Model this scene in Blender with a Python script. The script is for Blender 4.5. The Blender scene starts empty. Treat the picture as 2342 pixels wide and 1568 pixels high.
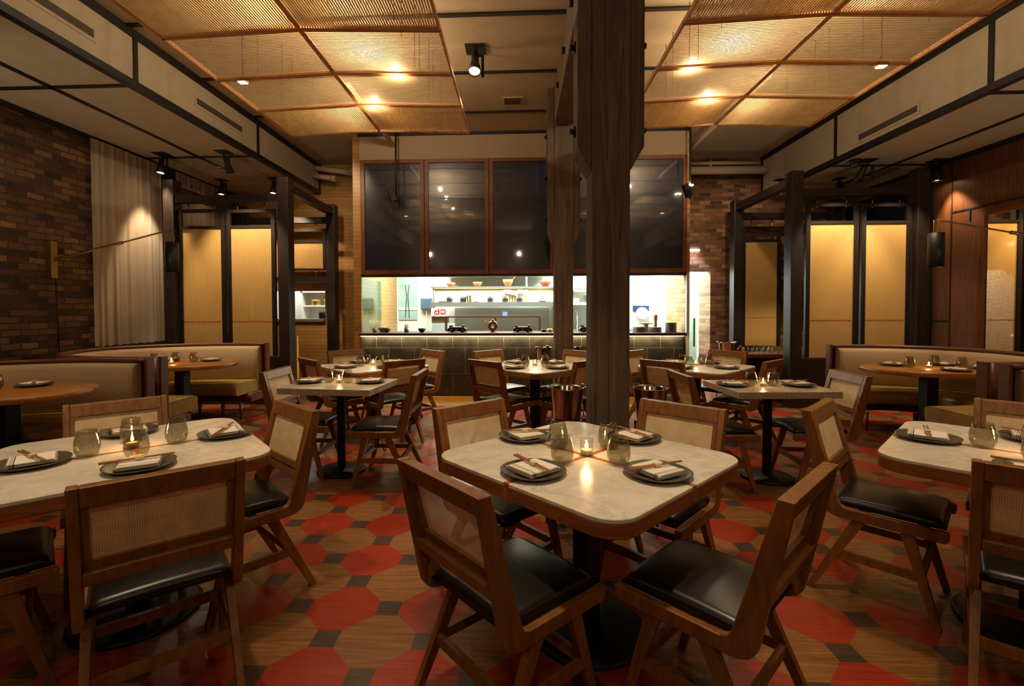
import bpy, bmesh, math, random
from mathutils import Matrix, Vector
random.seed(7)
PI=math.pi
C=bpy.context.scene.collection
scn=bpy.context.scene
def rad(d): return d*PI/180
# ------------------------------------------------------------------ materials
def lin(c):
    return tuple(((v/255)/12.92 if v/255<=.04045 else ((v/255+.055)/1.055)**2.4) for v in c)+(1.0,)
def newmat(name):
    m=bpy.data.materials.new(name); m.use_nodes=True
    nt=m.node_tree; nt.nodes.clear()
    out=nt.nodes.new('ShaderNodeOutputMaterial'); b=nt.nodes.new('ShaderNodeBsdfPrincipled')
    nt.links.new(b.outputs[0],out.inputs[0])
    return m,nt,b,out
def N(nt,t,**kw):
    n=nt.nodes.new(t)
    for k,v in kw.items():
        if k.startswith('i_'):
            key=k[2:]
            key=int(key) if key.isdigit() else key.replace('_',' ')
            n.inputs[key].default_value=v
        else: setattr(n,k,v)
    return n
def L(nt,a,b): nt.links.new(a,b)
def math_n(nt,op,a,b=None,c=None):
    n=nt.nodes.new('ShaderNodeMath'); n.operation=op
    for i,v in enumerate((a,b,c)):
        if v is None: continue
        if isinstance(v,(int,float)): n.inputs[i].default_value=v
        else: nt.links.new(v,n.inputs[i])
    return n.outputs[0]
def mixc(nt,fac,a,b,mode='MIX'):
    n=nt.nodes.new('ShaderNodeMix'); n.data_type='RGBA'; n.blend_type=mode
    for idx,v in ((0,fac),(6,a),(7,b)):
        if isinstance(v,(int,float)): n.inputs[idx].default_value=v
        elif isinstance(v,tuple): n.inputs[idx].default_value=v
        else: nt.links.new(v,n.inputs[idx])
    return n.outputs[2]
def ramp(nt,fac,stops):
    n=nt.nodes.new('ShaderNodeValToRGB'); cr=n.color_ramp
    while len(cr.elements)<len(stops): cr.elements.new(.5)
    for e,(p,c) in zip(cr.elements,stops): e.position=p; e.color=c
    nt.links.new(fac,n.inputs[0]); return n.outputs[0]
def coords(nt,scale=(1,1,1),rot=(0,0,0),loc=(0,0,0),kind='Object'):
    tc=nt.nodes.new('ShaderNodeTexCoord'); mp=nt.nodes.new('ShaderNodeMapping')
    mp.inputs['Scale'].default_value=scale; mp.inputs['Rotation'].default_value=rot; mp.inputs['Location'].default_value=loc
    nt.links.new(tc.outputs[kind],mp.inputs[0]); return mp.outputs[0]
def noise(nt,vec,scale,detail=3,rough=.55,dist=0):
    n=nt.nodes.new('ShaderNodeTexNoise'); n.inputs['Scale'].default_value=scale; n.inputs['Detail'].default_value=detail
    n.inputs['Roughness'].default_value=rough; n.inputs['Distortion'].default_value=dist
    if vec is not None: nt.links.new(vec,n.inputs['Vector'])
    return n
def bump(nt,b,h,strength=.3,dist=.01):
    n=nt.nodes.new('ShaderNodeBump'); n.inputs['Strength'].default_value=strength; n.inputs['Distance'].default_value=dist
    nt.links.new(h,n.inputs['Height']); nt.links.new(n.outputs[0],b.inputs['Normal'])
def plain(name,col,rough=.5,metal=0,var=.0,spec=.5,coat=0,scale=6):
    m,nt,b,o=newmat(name)
    b.inputs['Roughness'].default_value=rough; b.inputs['Metallic'].default_value=metal
    b.inputs['Specular IOR Level'].default_value=spec; b.inputs['Coat Weight'].default_value=coat
    c=lin(col)
    if var:
        n=noise(nt,coords(nt),scale,4)
        d=tuple(v*(1-var) for v in c[:3])+(1,); e=tuple(min(1,v*(1+var)) for v in c[:3])+(1,)
        L(nt,ramp(nt,n.outputs[0],[(.3,d),(.7,e)]),b.inputs['Base Color'])
    else: b.inputs['Base Color'].default_value=c
    return m
def wood(name,c1,c2,rough=.4,stretch=(3,3,30),scale=3,spec=.5,bmp=.12,coat=0):
    m,nt,b,o=newmat(name)
    v=coords(nt,stretch); n=noise(nt,v,scale,5,.6,.6)
    L(nt,ramp(nt,n.outputs[0],[(.3,lin(c1)),(.7,lin(c2))]),b.inputs['Base Color'])
    b.inputs['Roughness'].default_value=rough; b.inputs['Specular IOR Level'].default_value=spec; b.inputs['Coat Weight'].default_value=coat
    bump(nt,b,n.outputs[0],bmp,.002)
    return m
def emit(name,col,st):
    m=bpy.data.materials.new(name); m.use_nodes=True; nt=m.node_tree; nt.nodes.clear()
    o=nt.nodes.new('ShaderNodeOutputMaterial'); e=nt.nodes.new('ShaderNodeEmission')
    e.inputs[0].default_value=lin(col); e.inputs[1].default_value=st; nt.links.new(e.outputs[0],o.inputs[0]); return m
M={}
M['chair']=wood('walnut',(106,66,30),(146,96,48),.38,(16,16,3),2.2)
M['rim']=wood('table_rim_wood',(120,70,32),(160,100,50),.4,(3,3,20),3)
M['strip']=wood('inlay_wood',(150,88,36),(182,116,56),.4,(8,8,8),3)
M['leather']=plain('black_leather',(22,20,17),.34,0,.25,.5,0,30)
M['booth_wood']=wood('booth_wood',(80,44,22),(112,64,34),.4,(3,3,12),3)
M['dark_timber']=wood('dark_stained_timber',(26,18,14),(44,31,24),.42,(10,10,2),3)
M['dark_metal']=plain('dark_bronze_metal',(38,30,25),.4,.3)
M['black']=plain('black_paint',(22,18,15),.5)
M['steel_black']=plain('black_steel',(18,17,17),.5,.2,.2,.4,0,40)
M['brass']=plain('brass',(190,140,66),.25,1)
M['brass_dull']=plain('aged_brass',(150,120,66),.4,.8)
M['chrome']=plain('polished_steel',(190,180,165),.12,1)
M['stainless']=plain('brushed_stainless',(205,208,200),.35,.85)
M['white']=plain('white_paint',(232,230,222),.5)
M['cream']=plain('cream_paint',(205,185,140),.5)
M['ceil']=plain('ceiling_paint',(172,157,130),.8,0,.05)
M['bulk']=plain('bulkhead_paint',(172,150,118),.8)
M['pipe']=plain('painted_pipe',(200,180,150),.5)
M['cloth']=None
def m_leather_yellow():
    m,nt,b,o=newmat('olive_leather'); n=noise(nt,coords(nt),9,4)
    L(nt,ramp(nt,n.outputs[0],[(.3,lin((140,110,48))),(.7,lin((170,138,66)))]),b.inputs['Base Color'])
    b.inputs['Roughness'].default_value=.36
    n2=noise(nt,coords(nt),220,2); bump(nt,b,n2.outputs[0],.08,.002); return m
M['olive']=m_leather_yellow()
def m_fabric():
    m,nt,b,o=newmat('oatmeal_upholstery'); n=noise(nt,coords(nt),400,2)
    L(nt,ramp(nt,n.outputs[0],[(.3,lin((150,122,88))),(.7,lin((190,162,124)))]),b.inputs['Base Color'])
    b.inputs['Roughness'].default_value=.9; b.inputs['Sheen Weight'].default_value=.2
    bump(nt,b,n.outputs[0],.2,.002); return m
M['fabric']=m_fabric()
def m_marble():
    m,nt,b,o=newmat('white_marble'); v=coords(nt,(1,1,1),kind='Object')
    n1=noise(nt,v,2.6,9,.6,.5)
    w=math_n(nt,'ABSOLUTE',math_n(nt,'SUBTRACT',n1.outputs[0],.5))
    vein=ramp(nt,w,[(0,(1,1,1,1)),(.02,(0,0,0,1))])
    n2=noise(nt,v,9,6,.6,.8)
    base=ramp(nt,n2.outputs[0],[(.3,lin((216,206,186))),(.65,lin((236,229,212)))])
    n3=noise(nt,v,2,3); f=math_n(nt,'MULTIPLY',vein,math_n(nt,'MULTIPLY',n3.outputs[0],.5))
    L(nt,mixc(nt,f,base,lin((140,132,118))),b.inputs['Base Color'])
    b.inputs['Roughness'].default_value=.22; return m
M['marble']=m_marble()
def m_speckle():
    m,nt,b,o=newmat('grey_speckled_stone'); v=coords(nt)
    n=noise(nt,v,95,5,.75); n2=noise(nt,v,14,5,.6,1)
    c=ramp(nt,n.outputs[0],[(.34,lin((142,128,108))),(.48,lin((200,186,162))),(.7,lin((222,210,188)))])
    c2=ramp(nt,n2.outputs[0],[(.4,(.84,.82,.78,1)),(.6,(1,1,1,1))])
    L(nt,mixc(nt,1.0,c,c2,'MULTIPLY'),b.inputs['Base Color']); b.inputs['Roughness'].default_value=.2; return m
M['stone']=m_speckle()
def m_cane():
    m,nt,b,o=newmat('woven_cane'); tc=N(nt,'ShaderNodeTexCoord'); sp=N(nt,'ShaderNodeSeparateXYZ'); L(nt,tc.outputs['UV'],sp.inputs[0])
    p=.0066
    su=math_n(nt,'ABSOLUTE',math_n(nt,'SINE',math_n(nt,'MULTIPLY',sp.outputs[0],PI/p)))
    sv=math_n(nt,'ABSOLUTE',math_n(nt,'SINE',math_n(nt,'MULTIPLY',sp.outputs[1],PI/p)))
    hole=math_n(nt,'MULTIPLY',math_n(nt,'GREATER_THAN',su,.72),math_n(nt,'GREATER_THAN',sv,.72))
    n=noise(nt,coords(nt),14,3)
    L(nt,ramp(nt,n.outputs[0],[(.3,lin((228,196,142))),(.7,lin((246,222,174)))]),b.inputs['Base Color'])
    b.inputs['Roughness'].default_value=.5
    bump(nt,b,math_n(nt,'ADD',su,sv),.3,.001)
    t=N(nt,'ShaderNodeBsdfTransparent'); mx=N(nt,'ShaderNodeMixShader')
    L(nt,math_n(nt,'MULTIPLY',hole,.6),mx.inputs[0]); L(nt,b.outputs[0],mx.inputs[1]); L(nt,t.outputs[0],mx.inputs[2]); L(nt,mx.outputs[0],o.inputs[0])
    return m
M['cane']=m_cane()
def m_weave(name,c1,c2,p,thr,holef,rough,coat,vstripe=False):
    """woven screen: object X/Z grid, small holes, laminated behind clear glass (coat)"""
    m,nt,b,o=newmat(name); tc=N(nt,'ShaderNodeTexCoord'); sp=N(nt,'ShaderNodeSeparateXYZ'); L(nt,tc.outputs['Object'],sp.inputs[0])
    su=math_n(nt,'ABSOLUTE',math_n(nt,'SINE',math_n(nt,'MULTIPLY',sp.outputs[0],PI/p)))
    sv=math_n(nt,'ABSOLUTE',math_n(nt,'SINE',math_n(nt,'MULTIPLY',sp.outputs[2],PI/p)))
    hole=math_n(nt,'MULTIPLY',math_n(nt,'GREATER_THAN',su,thr),math_n(nt,'GREATER_THAN',sv,thr))
    L(nt,mixc(nt,math_n(nt,'MULTIPLY',sv,.7),lin(c1),lin(c2)),b.inputs['Base Color'])
    b.inputs['Roughness'].default_value=rough; b.inputs['Coat Weight'].default_value=coat; b.inputs['Coat Roughness'].default_value=.03
    t=N(nt,'ShaderNodeBsdfTransparent'); mx=N(nt,'ShaderNodeMixShader')
    L(nt,math_n(nt,'MULTIPLY',hole,holef),mx.inputs[0]); L(nt,b.outputs[0],mx.inputs[1]); L(nt,t.outputs[0],mx.inputs[2]); L(nt,mx.outputs[0],o.inputs[0])
    return m
M['weave']=m_weave('golden_woven_screen',(172,130,68),(226,188,116),.016,.55,.55,.5,.7)
M['bluemesh']=m_weave('dark_blue_mesh',(20,25,40),(36,43,62),.02,.5,0,.3,1.0)
M['bluemesh'].node_tree.nodes['Principled BSDF'].inputs['Coat IOR'].default_value=1.7; M['bluemesh'].node_tree.nodes['Principled BSDF'].inputs['Coat Roughness'].default_value=.035
def m_curtain():
    m,nt,b,o=newmat('sheer_curtain'); v=coords(nt,(1,1,1)); n=noise(nt,coords(nt,(1,300,300)),1,2)
    b.inputs['Base Color'].default_value=lin((206,190,166)); b.inputs['Roughness'].default_value=.9
    tr=N(nt,'ShaderNodeBsdfTranslucent'); tr.inputs[0].default_value=lin((206,190,166))
    tp=N(nt,'ShaderNodeBsdfTransparent'); m1=N(nt,'ShaderNodeMixShader'); m1.inputs[0].default_value=.3
    m2=N(nt,'ShaderNodeMixShader'); m2.inputs[0].default_value=.22
    L(nt,b.outputs[0],m1.inputs[1]); L(nt,tr.outputs[0],m1.inputs[2]); L(nt,m1.outputs[0],m2.inputs[1]); L(nt,tp.outputs[0],m2.inputs[2]); L(nt,m2.outputs[0],o.inputs[0])
    return m
M['curtain']=m_curtain()
def m_brick(name,axis,cols,mortar,bw=.205,bh=.072,var=1.0):
    m,nt,b,o=newmat(name); tc=N(nt,'ShaderNodeTexCoord'); sp=N(nt,'ShaderNodeSeparateXYZ'); L(nt,tc.outputs['Object'],sp.inputs[0])
    nz=noise(nt,tc.outputs['Object'],5,3); 
    cb=N(nt,'ShaderNodeCombineXYZ'); u=sp.outputs[axis]
    jit=math_n(nt,'MULTIPLY',math_n(nt,'SUBTRACT',nz.outputs[0],.5),.045)
    L(nt,math_n(nt,'ADD',u,jit),cb.inputs[0]); L(nt,math_n(nt,'ADD',sp.outputs[2],math_n(nt,'MULTIPLY',jit,.6)),cb.inputs[1])
    br=N(nt,'ShaderNodeTexBrick'); br.inputs['Scale'].default_value=1; br.inputs['Brick Width'].default_value=bw; br.inputs['Row Height'].default_value=bh
    br.inputs['Mortar Size'].default_value=.008; br.inputs['Mortar Smooth'].default_value=.4; br.inputs['Bias'].default_value=-.1
    br.inputs['Color1'].default_value=(0,0,0,1); br.inputs['Color2'].default_value=(1,1,1,1); br.inputs['Mortar'].default_value=(.5,.5,.5,1)
    L(nt,cb.outputs[0],br.inputs['Vector'])
    # large blotches and per brick tone
    nb=noise(nt,tc.outputs['Object'],1.3,3); ns=noise(nt,tc.outputs['Object'],24,4)
    t=math_n(nt,'ADD',math_n(nt,'MULTIPLY',br.outputs['Color'],.62),math_n(nt,'MULTIPLY',nb.outputs[0],.42))
    t=math_n(nt,'ADD',t,math_n(nt,'MULTIPLY',math_n(nt,'SUBTRACT',ns.outputs[0],.5),.35))
    c=ramp(nt,t,[(p,lin(k)) for p,k in cols])
    L(nt,mixc(nt,br.outputs['Fac'],c,lin(mortar)),b.inputs['Base Color'])
    b.inputs['Roughness'].default_value=.85
    bump(nt,b,math_n(nt,'SUBTRACT',math_n(nt,'MULTIPLY',ns.outputs[0],.4),br.outputs['Fac']),.5,.012)
    return m
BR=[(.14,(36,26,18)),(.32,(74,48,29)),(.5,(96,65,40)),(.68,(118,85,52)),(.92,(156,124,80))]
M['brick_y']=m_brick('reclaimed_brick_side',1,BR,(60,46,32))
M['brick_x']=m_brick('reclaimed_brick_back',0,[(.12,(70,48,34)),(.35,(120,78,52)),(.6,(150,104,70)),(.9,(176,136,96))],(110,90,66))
def m_tile(name,axis):
    m,nt,b,o=newmat(name); tc=N(nt,'ShaderNodeTexCoord'); sp=N(nt,'ShaderNodeSeparateXYZ'); L(nt,tc.outputs['Object'],sp.inputs[0])
    cb=N(nt,'ShaderNodeCombineXYZ'); L(nt,sp.outputs[axis],cb.inputs[0]); L(nt,sp.outputs[2],cb.inputs[1])
    br=N(nt,'ShaderNodeTexBrick'); br.inputs['Scale'].default_value=1; br.inputs['Brick Width'].default_value=.29; br.inputs['Row Height'].default_value=.068
    br.inputs['Mortar Size'].default_value=.003; br.inputs['Color1'].default_value=lin((184,138,74)); br.inputs['Color2'].default_value=lin((170,124,64)); br.inputs['Mortar'].default_value=lin((120,86,46))
    L(nt,cb.outputs[0],br.inputs['Vector']); L(nt,br.outputs['Color'],b.inputs['Base Color']); b.inputs['Roughness'].default_value=.42
    bump(nt,b,br.outputs['Fac'],-.3,.004); return m
M['tile_x']=m_tile('tan_tile_back',0); M['tile_y']=m_tile('tan_tile_side',1)
def m_slate():
    m,nt,b,o=newmat('slate_tile'); tc=N(nt,'ShaderNodeTexCoord'); sp=N(nt,'ShaderNodeSeparateXYZ'); L(nt,tc.outputs['Object'],sp.inputs[0])
    cb=N(nt,'ShaderNodeCombineXYZ'); L(nt,math_n(nt,'ADD',sp.outputs[0],.08),cb.inputs[0]); L(nt,math_n(nt,'ADD',sp.outputs[2],.055),cb.inputs[1])
    br=N(nt,'ShaderNodeTexBrick'); br.inputs['Scale'].default_value=1; br.inputs['Brick Width'].default_value=.4; br.inputs['Row Height'].default_value=.405
    br.inputs['Mortar Size'].default_value=.003; br.inputs['Color1'].default_value=(.4,.4,.4,1); br.inputs['Color2'].default_value=(.6,.6,.6,1); br.inputs['Mortar'].default_value=(1,1,1,1)
    L(nt,cb.outputs[0],br.inputs['Vector'])
    n=noise(nt,tc.outputs['Object'],3.5,8,.65,.8)
    c=ramp(nt,n.outputs[0],[(.25,lin((30,27,23))),(.5,lin((52,48,41))),(.75,lin((80,74,62)))])
    L(nt,mixc(nt,br.outputs['Fac'],c,lin((130,120,95))),b.inputs['Base Color']); b.inputs['Roughness'].default_value=.42
    bump(nt,b,n.outputs[0],.4,.012); return m
M['slate']=m_slate()
def m_floor():
    m,nt,b,o=newmat('patterned_wood_floor'); tc=N(nt,'ShaderNodeTexCoord'); sp=N(nt,'ShaderNodeSeparateXYZ'); L(nt,tc.outputs['Object'],sp.inputs[0])
    s=.2086; px=math_n(nt,'DIVIDE',math_n(nt,'SUBTRACT',sp.outputs[0],-.5953),s); py=math_n(nt,'DIVIDE',math_n(nt,'SUBTRACT',sp.outputs[1],1.7018),s)
    U=math_n(nt,'MULTIPLY',math_n(nt,'ADD',px,py),.5); V=math_n(nt,'MULTIPLY',math_n(nt,'SUBTRACT',px,py),.5)
    fu=math_n(nt,'FLOOR',U); fv=math_n(nt,'FLOOR',V)
    par=math_n(nt,'FLOORED_MODULO',math_n(nt,'ADD',fu,fv),2.0)
    red=math_n(nt,'LESS_THAN',par,.5)
    dU=math_n(nt,'SUBTRACT',U,math_n(nt,'ROUND',U)); dV=math_n(nt,'SUBTRACT',V,math_n(nt,'ROUND',V))
    dx=math_n(nt,'ABSOLUTE',math_n(nt,'ADD',dU,dV)); dy=math_n(nt,'ABSOLUTE',math_n(nt,'SUBTRACT',dU,dV))
    dot=math_n(nt,'LESS_THAN',math_n(nt,'MAXIMUM',dx,dy),.245)
    g=noise(nt,coords(nt,(1.6,34,1)),2.2,5,.6,.5); g2=noise(nt,coords(nt,(1,1,1)),1.4,3)
    cell=N(nt,'ShaderNodeTexWhiteNoise'); cc=N(nt,'ShaderNodeCombineXYZ'); L(nt,fu,cc.inputs[0]); L(nt,fv,cc.inputs[1]); L(nt,cc.outputs[0],cell.inputs[0])
    brown=ramp(nt,g.outputs[0],[(.28,lin((98,62,30))),(.5,lin((124,82,42))),(.72,lin((148,104,58)))])
    redc=ramp(nt,g.outputs[0],[(.28,lin((122,36,17))),(.72,lin((158,54,27)))])
    dark=ramp(nt,g.outputs[0],[(.3,lin((54,42,32))),(.7,lin((82,64,50)))])
    c=mixc(nt,red,brown,redc); c=mixc(nt,dot,c,dark)
    shade=ramp(nt,math_n(nt,'ADD',math_n(nt,'MULTIPLY',cell.outputs[0],.5),math_n(nt,'MULTIPLY',g2.outputs[0],.5)),[(.2,(.78,.78,.78,1)),(.8,(1.08,1.08,1.08,1))])
    L(nt,mixc(nt,1.0,c,shade,'MULTIPLY'),b.inputs['Base Color'])
    L(nt,ramp(nt,g2.outputs[0],[(.3,(.22,.22,.22,1)),(.7,(.34,.34,.34,1))]),b.inputs['Roughness'])
    bump(nt,b,g.outputs[0],.05,.002); return m
M['floor']=m_floor()
M['floor_border']=wood('golden_floor_border',(150,100,36),(186,130,54),.35,(2,18,2),2)
M['panel_wood']=wood('teak_wall_panel',(76,42,20),(114,68,34),.42,(14,14,1.2),2.4)
M['frame_wood']=wood('red_brown_frame',(104,54,26),(138,76,40),.45,(6,6,6),3)
M['rattan']=wood('pale_rattan',(222,188,134),(240,212,160),.55,(2,2,2),5)
M['slat_edge']=wood('rattan_edge_wood',(176,120,64),(206,150,88),.5,(2,2,2),4)
M['counter']=wood('dark_counter_wood',(52,28,16),(86,48,28),.35,(2,14,14),3)
M['tabletop']=wood('oak_booth_top',(150,92,34),(186,122,52),.34,(2,14,2),2.5)
def m_timber():
    m,nt,b,o=newmat('weathered_timber'); v=coords(nt,(7,7,.55)); n=noise(nt,v,3,6,.6,1.0)
    v2=coords(nt,(9,9,.18)); w=noise(nt,v2,1.1,3,.5,2.0)
    crack=ramp(nt,math_n(nt,'ABSOLUTE',math_n(nt,'SUBTRACT',w.outputs[0],.5)),[(0,(1,1,1,1)),(.012,(0,0,0,1))])
    c=ramp(nt,n.outputs[0],[(.25,lin((66,52,40))),(.5,lin((90,72,55))),(.75,lin((114,94,72)))])
    L(nt,mixc(nt,crack,c,lin((22,13,8))),b.inputs['Base Color']); b.inputs['Roughness'].default_value=.75
    bump(nt,b,math_n(nt,'SUBTRACT',n.outputs[0],crack),.5,.01); return m
M['timber']=m_timber()
def m_thin(name,tint,refl=.08):
    m=bpy.data.materials.new(name); m.use_nodes=True; nt=m.node_tree; nt.nodes.clear()
    o=nt.nodes.new('ShaderNodeOutputMaterial'); t=N(nt,'ShaderNodeBsdfTransparent'); t.inputs[0].default_value=lin(tint)
    g=N(nt,'ShaderNodeBsdfGlossy'); g.inputs['Roughness'].default_value=.02
    fr=N(nt,'ShaderNodeLayerWeight'); fr.inputs[0].default_value=.22
    f=math_n(nt,'ADD',math_n(nt,'MULTIPLY',fr.outputs['Facing'],.28),refl); mx=N(nt,'ShaderNodeMixShader')
    L(nt,f,mx.inputs[0]); L(nt,t.outputs[0],mx.inputs[1]); L(nt,g.outputs[0],mx.inputs[2]); L(nt,mx.outputs[0],o.inputs[0]); return m
M['smoke']=m_thin('smoky_glass',(230,228,220),.05)
M['clear']=m_thin('clear_glass',(250,250,247),.06)
M['glasspane']=m_thin('window_glass',(225,238,230),.12)
M['mirror']=plain('mirror_glass',(225,215,195),.01,1)
M['plate']=plain('dark_stoneware',(84,78,66),.42,0,.2,.5,0,20)
def m_napkin():
    m,nt,b,o=newmat('white_napkin'); tc=N(nt,'ShaderNodeTexCoord'); sp=N(nt,'ShaderNodeSeparateXYZ'); L(nt,tc.outputs['Object'],sp.inputs[0])
    x=sp.outputs[0]
    def band(a,w): return math_n(nt,'LESS_THAN',math_n(nt,'ABSOLUTE',math_n(nt,'SUBTRACT',x,a)),w)
    f=math_n(nt,'MAXIMUM',band(.05,.0016),band(.056,.0008))
    f=math_n(nt,'MAXIMUM',f,band(.061,.0008))
    L(nt,mixc(nt,f,lin((240,232,216)),lin((40,34,28))),b.inputs['Base Color']); b.inputs['Roughness'].default_value=.9; return m
M['napkin']=m_napkin()
M['stick']=plain('bamboo_stick',(176,112,52),.4)
M['paper']=plain('paper_band',(226,204,160),.7)
M['wax']=plain('wax',(236,214,170),.5)
M['flame']=emit('candle_flame',(255,190,96),55)
M['bulb']=emit('lamp_face',(255,224,170),30)
M['bulb2']=emit('downlight_face',(255,226,176),14)
M['led']=emit('led_strip',(255,226,160),6)
M['coldled']=emit('cold_led_bar',(235,238,255),12)
M['grille']=plain('vent_slot',(70,58,44),.7)
M['red']=plain('red_decal',(168,52,26),.6)
M['kwhite']=plain('kitchen_white_wall',(236,240,232),.5)
M['ktile']=plain('kitchen_grey_tile',(190,205,196),.35,0,.08)
M['ceramic_d']=plain('dark_ceramic',(28,31,32),.4)
M['ceramic_w']=plain('white_ceramic',(226,228,218),.3)
M['orange']=plain('orange_wood_bowl',(206,120,58),.5)
M['orange_red']=plain('red_clay_bowl',(190,88,44),.5)
M['brownbox']=plain('brown_box',(112,82,60),.6)
M['blackiron']=plain('black_iron',(26,20,16),.4,.3)
M['copper']=plain('bronze_teapot',(126,84,48),.35,.5)
M['blue_plastic']=plain('smoked_blue_plastic',(84,110,128),.25)
M['bluetrim']=plain('navy_trim',(36,64,120),.4)
M['bamboo']=plain('bamboo',(206,164,92),.5)
M['greyplate']=plain('grey_stoneware',(120,112,96),.45)
M['darkplate']=plain('charcoal_stoneware',(66,60,52),.45)
M['mill']=plain('pepper_mill_wood',(168,98,62),.4)
M['paper_white']=plain('poster_paper',(238,236,230),.6)
M['posterred']=plain('poster_red',(214,72,66),.6)
M['yellow']=plain('yellow_board',(206,146,44),.45)
M['creamfab']=plain('pale_board',(214,192,140),.6)
M['blossom']=plain('white_petals',(240,226,200),.7)
M['stem']=plain('dark_stem',(40,36,24),.7)
M['socket']=plain('switch_plate',(214,196,150),.4)
# ------------------------------------------------------------------ mesh builder
class MB:
    def __init__(s): s.v=[]; s.f=[]; s.sm=[]; s.uv={}
    def add(s,vs,fs,smooth=False):
        b=len(s.v); s.v+= [tuple(v) for v in vs]
        for f in fs: s.f.append(tuple(b+i for i in f)); s.sm.append(smooth)
        return s
    def hexa(s,p):  # 8 points: bottom 0-3 ccw, top 4-7
        return s.add(p,[(0,3,2,1),(4,5,6,7),(0,1,5,4),(1,2,6,5),(2,3,7,6),(3,0,4,7)])
    def box(s,x0,x1,y0,y1,z0,z1):
        return s.hexa([(x0,y0,z0),(x1,y0,z0),(x1,y1,z0),(x0,y1,z0),(x0,y0,z1),(x1,y0,z1),(x1,y1,z1),(x0,y1,z1)])
    def cbox(s,c,d,rz=0,M_=None):
        hx,hy,hz=d[0]/2,d[1]/2,d[2]/2; m=M_ or (Matrix.Translation(c)@Matrix.Rotation(rz,4,'Z'))
        p=[m@Vector(q) for q in [(-hx,-hy,-hz),(hx,-hy,-hz),(hx,hy,-hz),(-hx,hy,-hz),(-hx,-hy,hz),(hx,-hy,hz),(hx,hy,hz),(-hx,hy,hz)]]
        return s.hexa(p)
    def bar(s,a,b,w,h,w2=None,h2=None,up=(0,0,1)):
        a=Vector(a); b=Vector(b); d=(b-a).normalized(); u=Vector(up)
        if abs(d.dot(u))>.98: u=Vector((1,0,0))
        x=d.cross(u).normalized(); y=x.cross(d).normalized(); w2=w2 or w; h2=h2 or h
        p=[]
        for q,ww,hh in ((a,w,h),(b,w2,h2)):
            p+=[q-x*ww/2-y*hh/2,q+x*ww/2-y*hh/2,q+x*ww/2+y*hh/2,q-x*ww/2+y*hh/2]
        return s.add(p,[(0,1,2,3),(7,6,5,4),(0,4,5,1),(1,5,6,2),(2,6,7,3),(3,7,4,0)])
    def tube(s,a,b,r,r2=None,n=12,caps=True,smooth=True):
        a=Vector(a); b=Vector(b); d=(b-a).normalized(); u=Vector((0,0,1)) if abs(d.z)<.98 else Vector((1,0,0))
        x=d.cross(u).normalized(); y=x.cross(d); r2=r if r2 is None else r2; p=[]
        for q,rr in ((a,r),(b,r2)):
            for i in range(n): t=2*PI*i/n; p.append(q+x*math.cos(t)*rr+y*math.sin(t)*rr)
        s.add(p,[(i,(i+1)%n,n+(i+1)%n,n+i) for i in range(n)],smooth)
        if caps: s.add(p[:n],[tuple(range(n))[::-1]]); s.add(p[n:],[tuple(range(n))])
        return s
    def path(s,pts,r,n=10):
        for a,b in zip(pts,pts[1:]): s.tube(a,b,r,n=n)
        return s
    def lathe(s,prof,c=(0,0,0),n=28,sup=None,rot=0,sx=1,sy=1,close=True):
        """prof list of (r,z); sup: superellipse exponent"""
        p=[]; k=len(prof)
        for i in range(n):
            t=2*PI*i/n; ct,st=math.cos(t),math.sin(t); q=1
            if sup: q=1/(abs(ct)**sup+abs(st)**sup)**(1/sup)
            x0,y0=ct*q*sx,st*q*sy; ca,sa=math.cos(rot),math.sin(rot)
            for r,z in prof: p.append((c[0]+r*(x0*ca-y0*sa),c[1]+r*(x0*sa+y0*ca),c[2]+z))
        f=[]
        for i in range(n):
            j=(i+1)%n
            for a in range(k-1): f.append((i*k+a,j*k+a,j*k+a+1,i*k+a+1))
        s.add(p,f,True)
        if close:
            b=len(s.v)-len(p)
            if prof[0][0]>1e-6: s.f.append(tuple(b+i*k for i in range(n))[::-1]); s.sm.append(False)
            if prof[-1][0]>1e-6: s.f.append(tuple(b+i*k+k-1 for i in range(n))); s.sm.append(False)
        return s
    def prism(s,poly,y0,y1,axis='y'):
        """poly in (x,z) extruded along y, or (x,y) extruded along z"""
        n=len(poly)
        if axis=='y': p=[(a,y0,b) for a,b in poly]+[(a,y1,b) for a,b in poly]
        elif axis=='x': p=[(y0,a,b) for a,b in poly]+[(y1,a,b) for a,b in poly]
        else: p=[(a,b,y0) for a,b in poly]+[(a,b,y1) for a,b in poly]
        return s.add(p,[tuple(range(n))[::-1],tuple(range(n,2*n))]+[(i,(i+1)%n,n+(i+1)%n,n+i) for i in range(n)])
    def grid(s,fn,nu,nv,smooth=True):
        p=[fn(i/nu,j/nv) for i in range(nu+1) for j in range(nv+1)]
        f=[(i*(nv+1)+j,(i+1)*(nv+1)+j,(i+1)*(nv+1)+j+1,i*(nv+1)+j+1) for i in range(nu) for j in range(nv)]
        return s.add(p,f,smooth)
    def build(s,name,mat,parent=None,bev=0,seg=2,fix=True,loc=None):
        me=bpy.data.meshes.new(name); me.from_pydata(s.v,[],s.f); me.update()
        for p,sm in zip(me.polygons,s.sm): p.use_smooth=sm
        if fix or bev:
            bm=bmesh.new(); bm.from_mesh(me)
            bmesh.ops.remove_doubles(bm,verts=bm.verts,dist=1e-6)
            if bev:
                e=[e for e in bm.edges if len(e.link_faces)==2 and e.calc_face_angle(0)>.5]
                bmesh.ops.bevel(bm,geom=e,offset=bev,segments=seg,affect='EDGES',profile=.5,clamp_overlap=True)
            bmesh.ops.recalc_face_normals(bm,faces=bm.faces); bm.to_mesh(me); bm.free()
        me.materials.append(mat)
        o=bpy.data.objects.new(name,me); C.objects.link(o)
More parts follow.
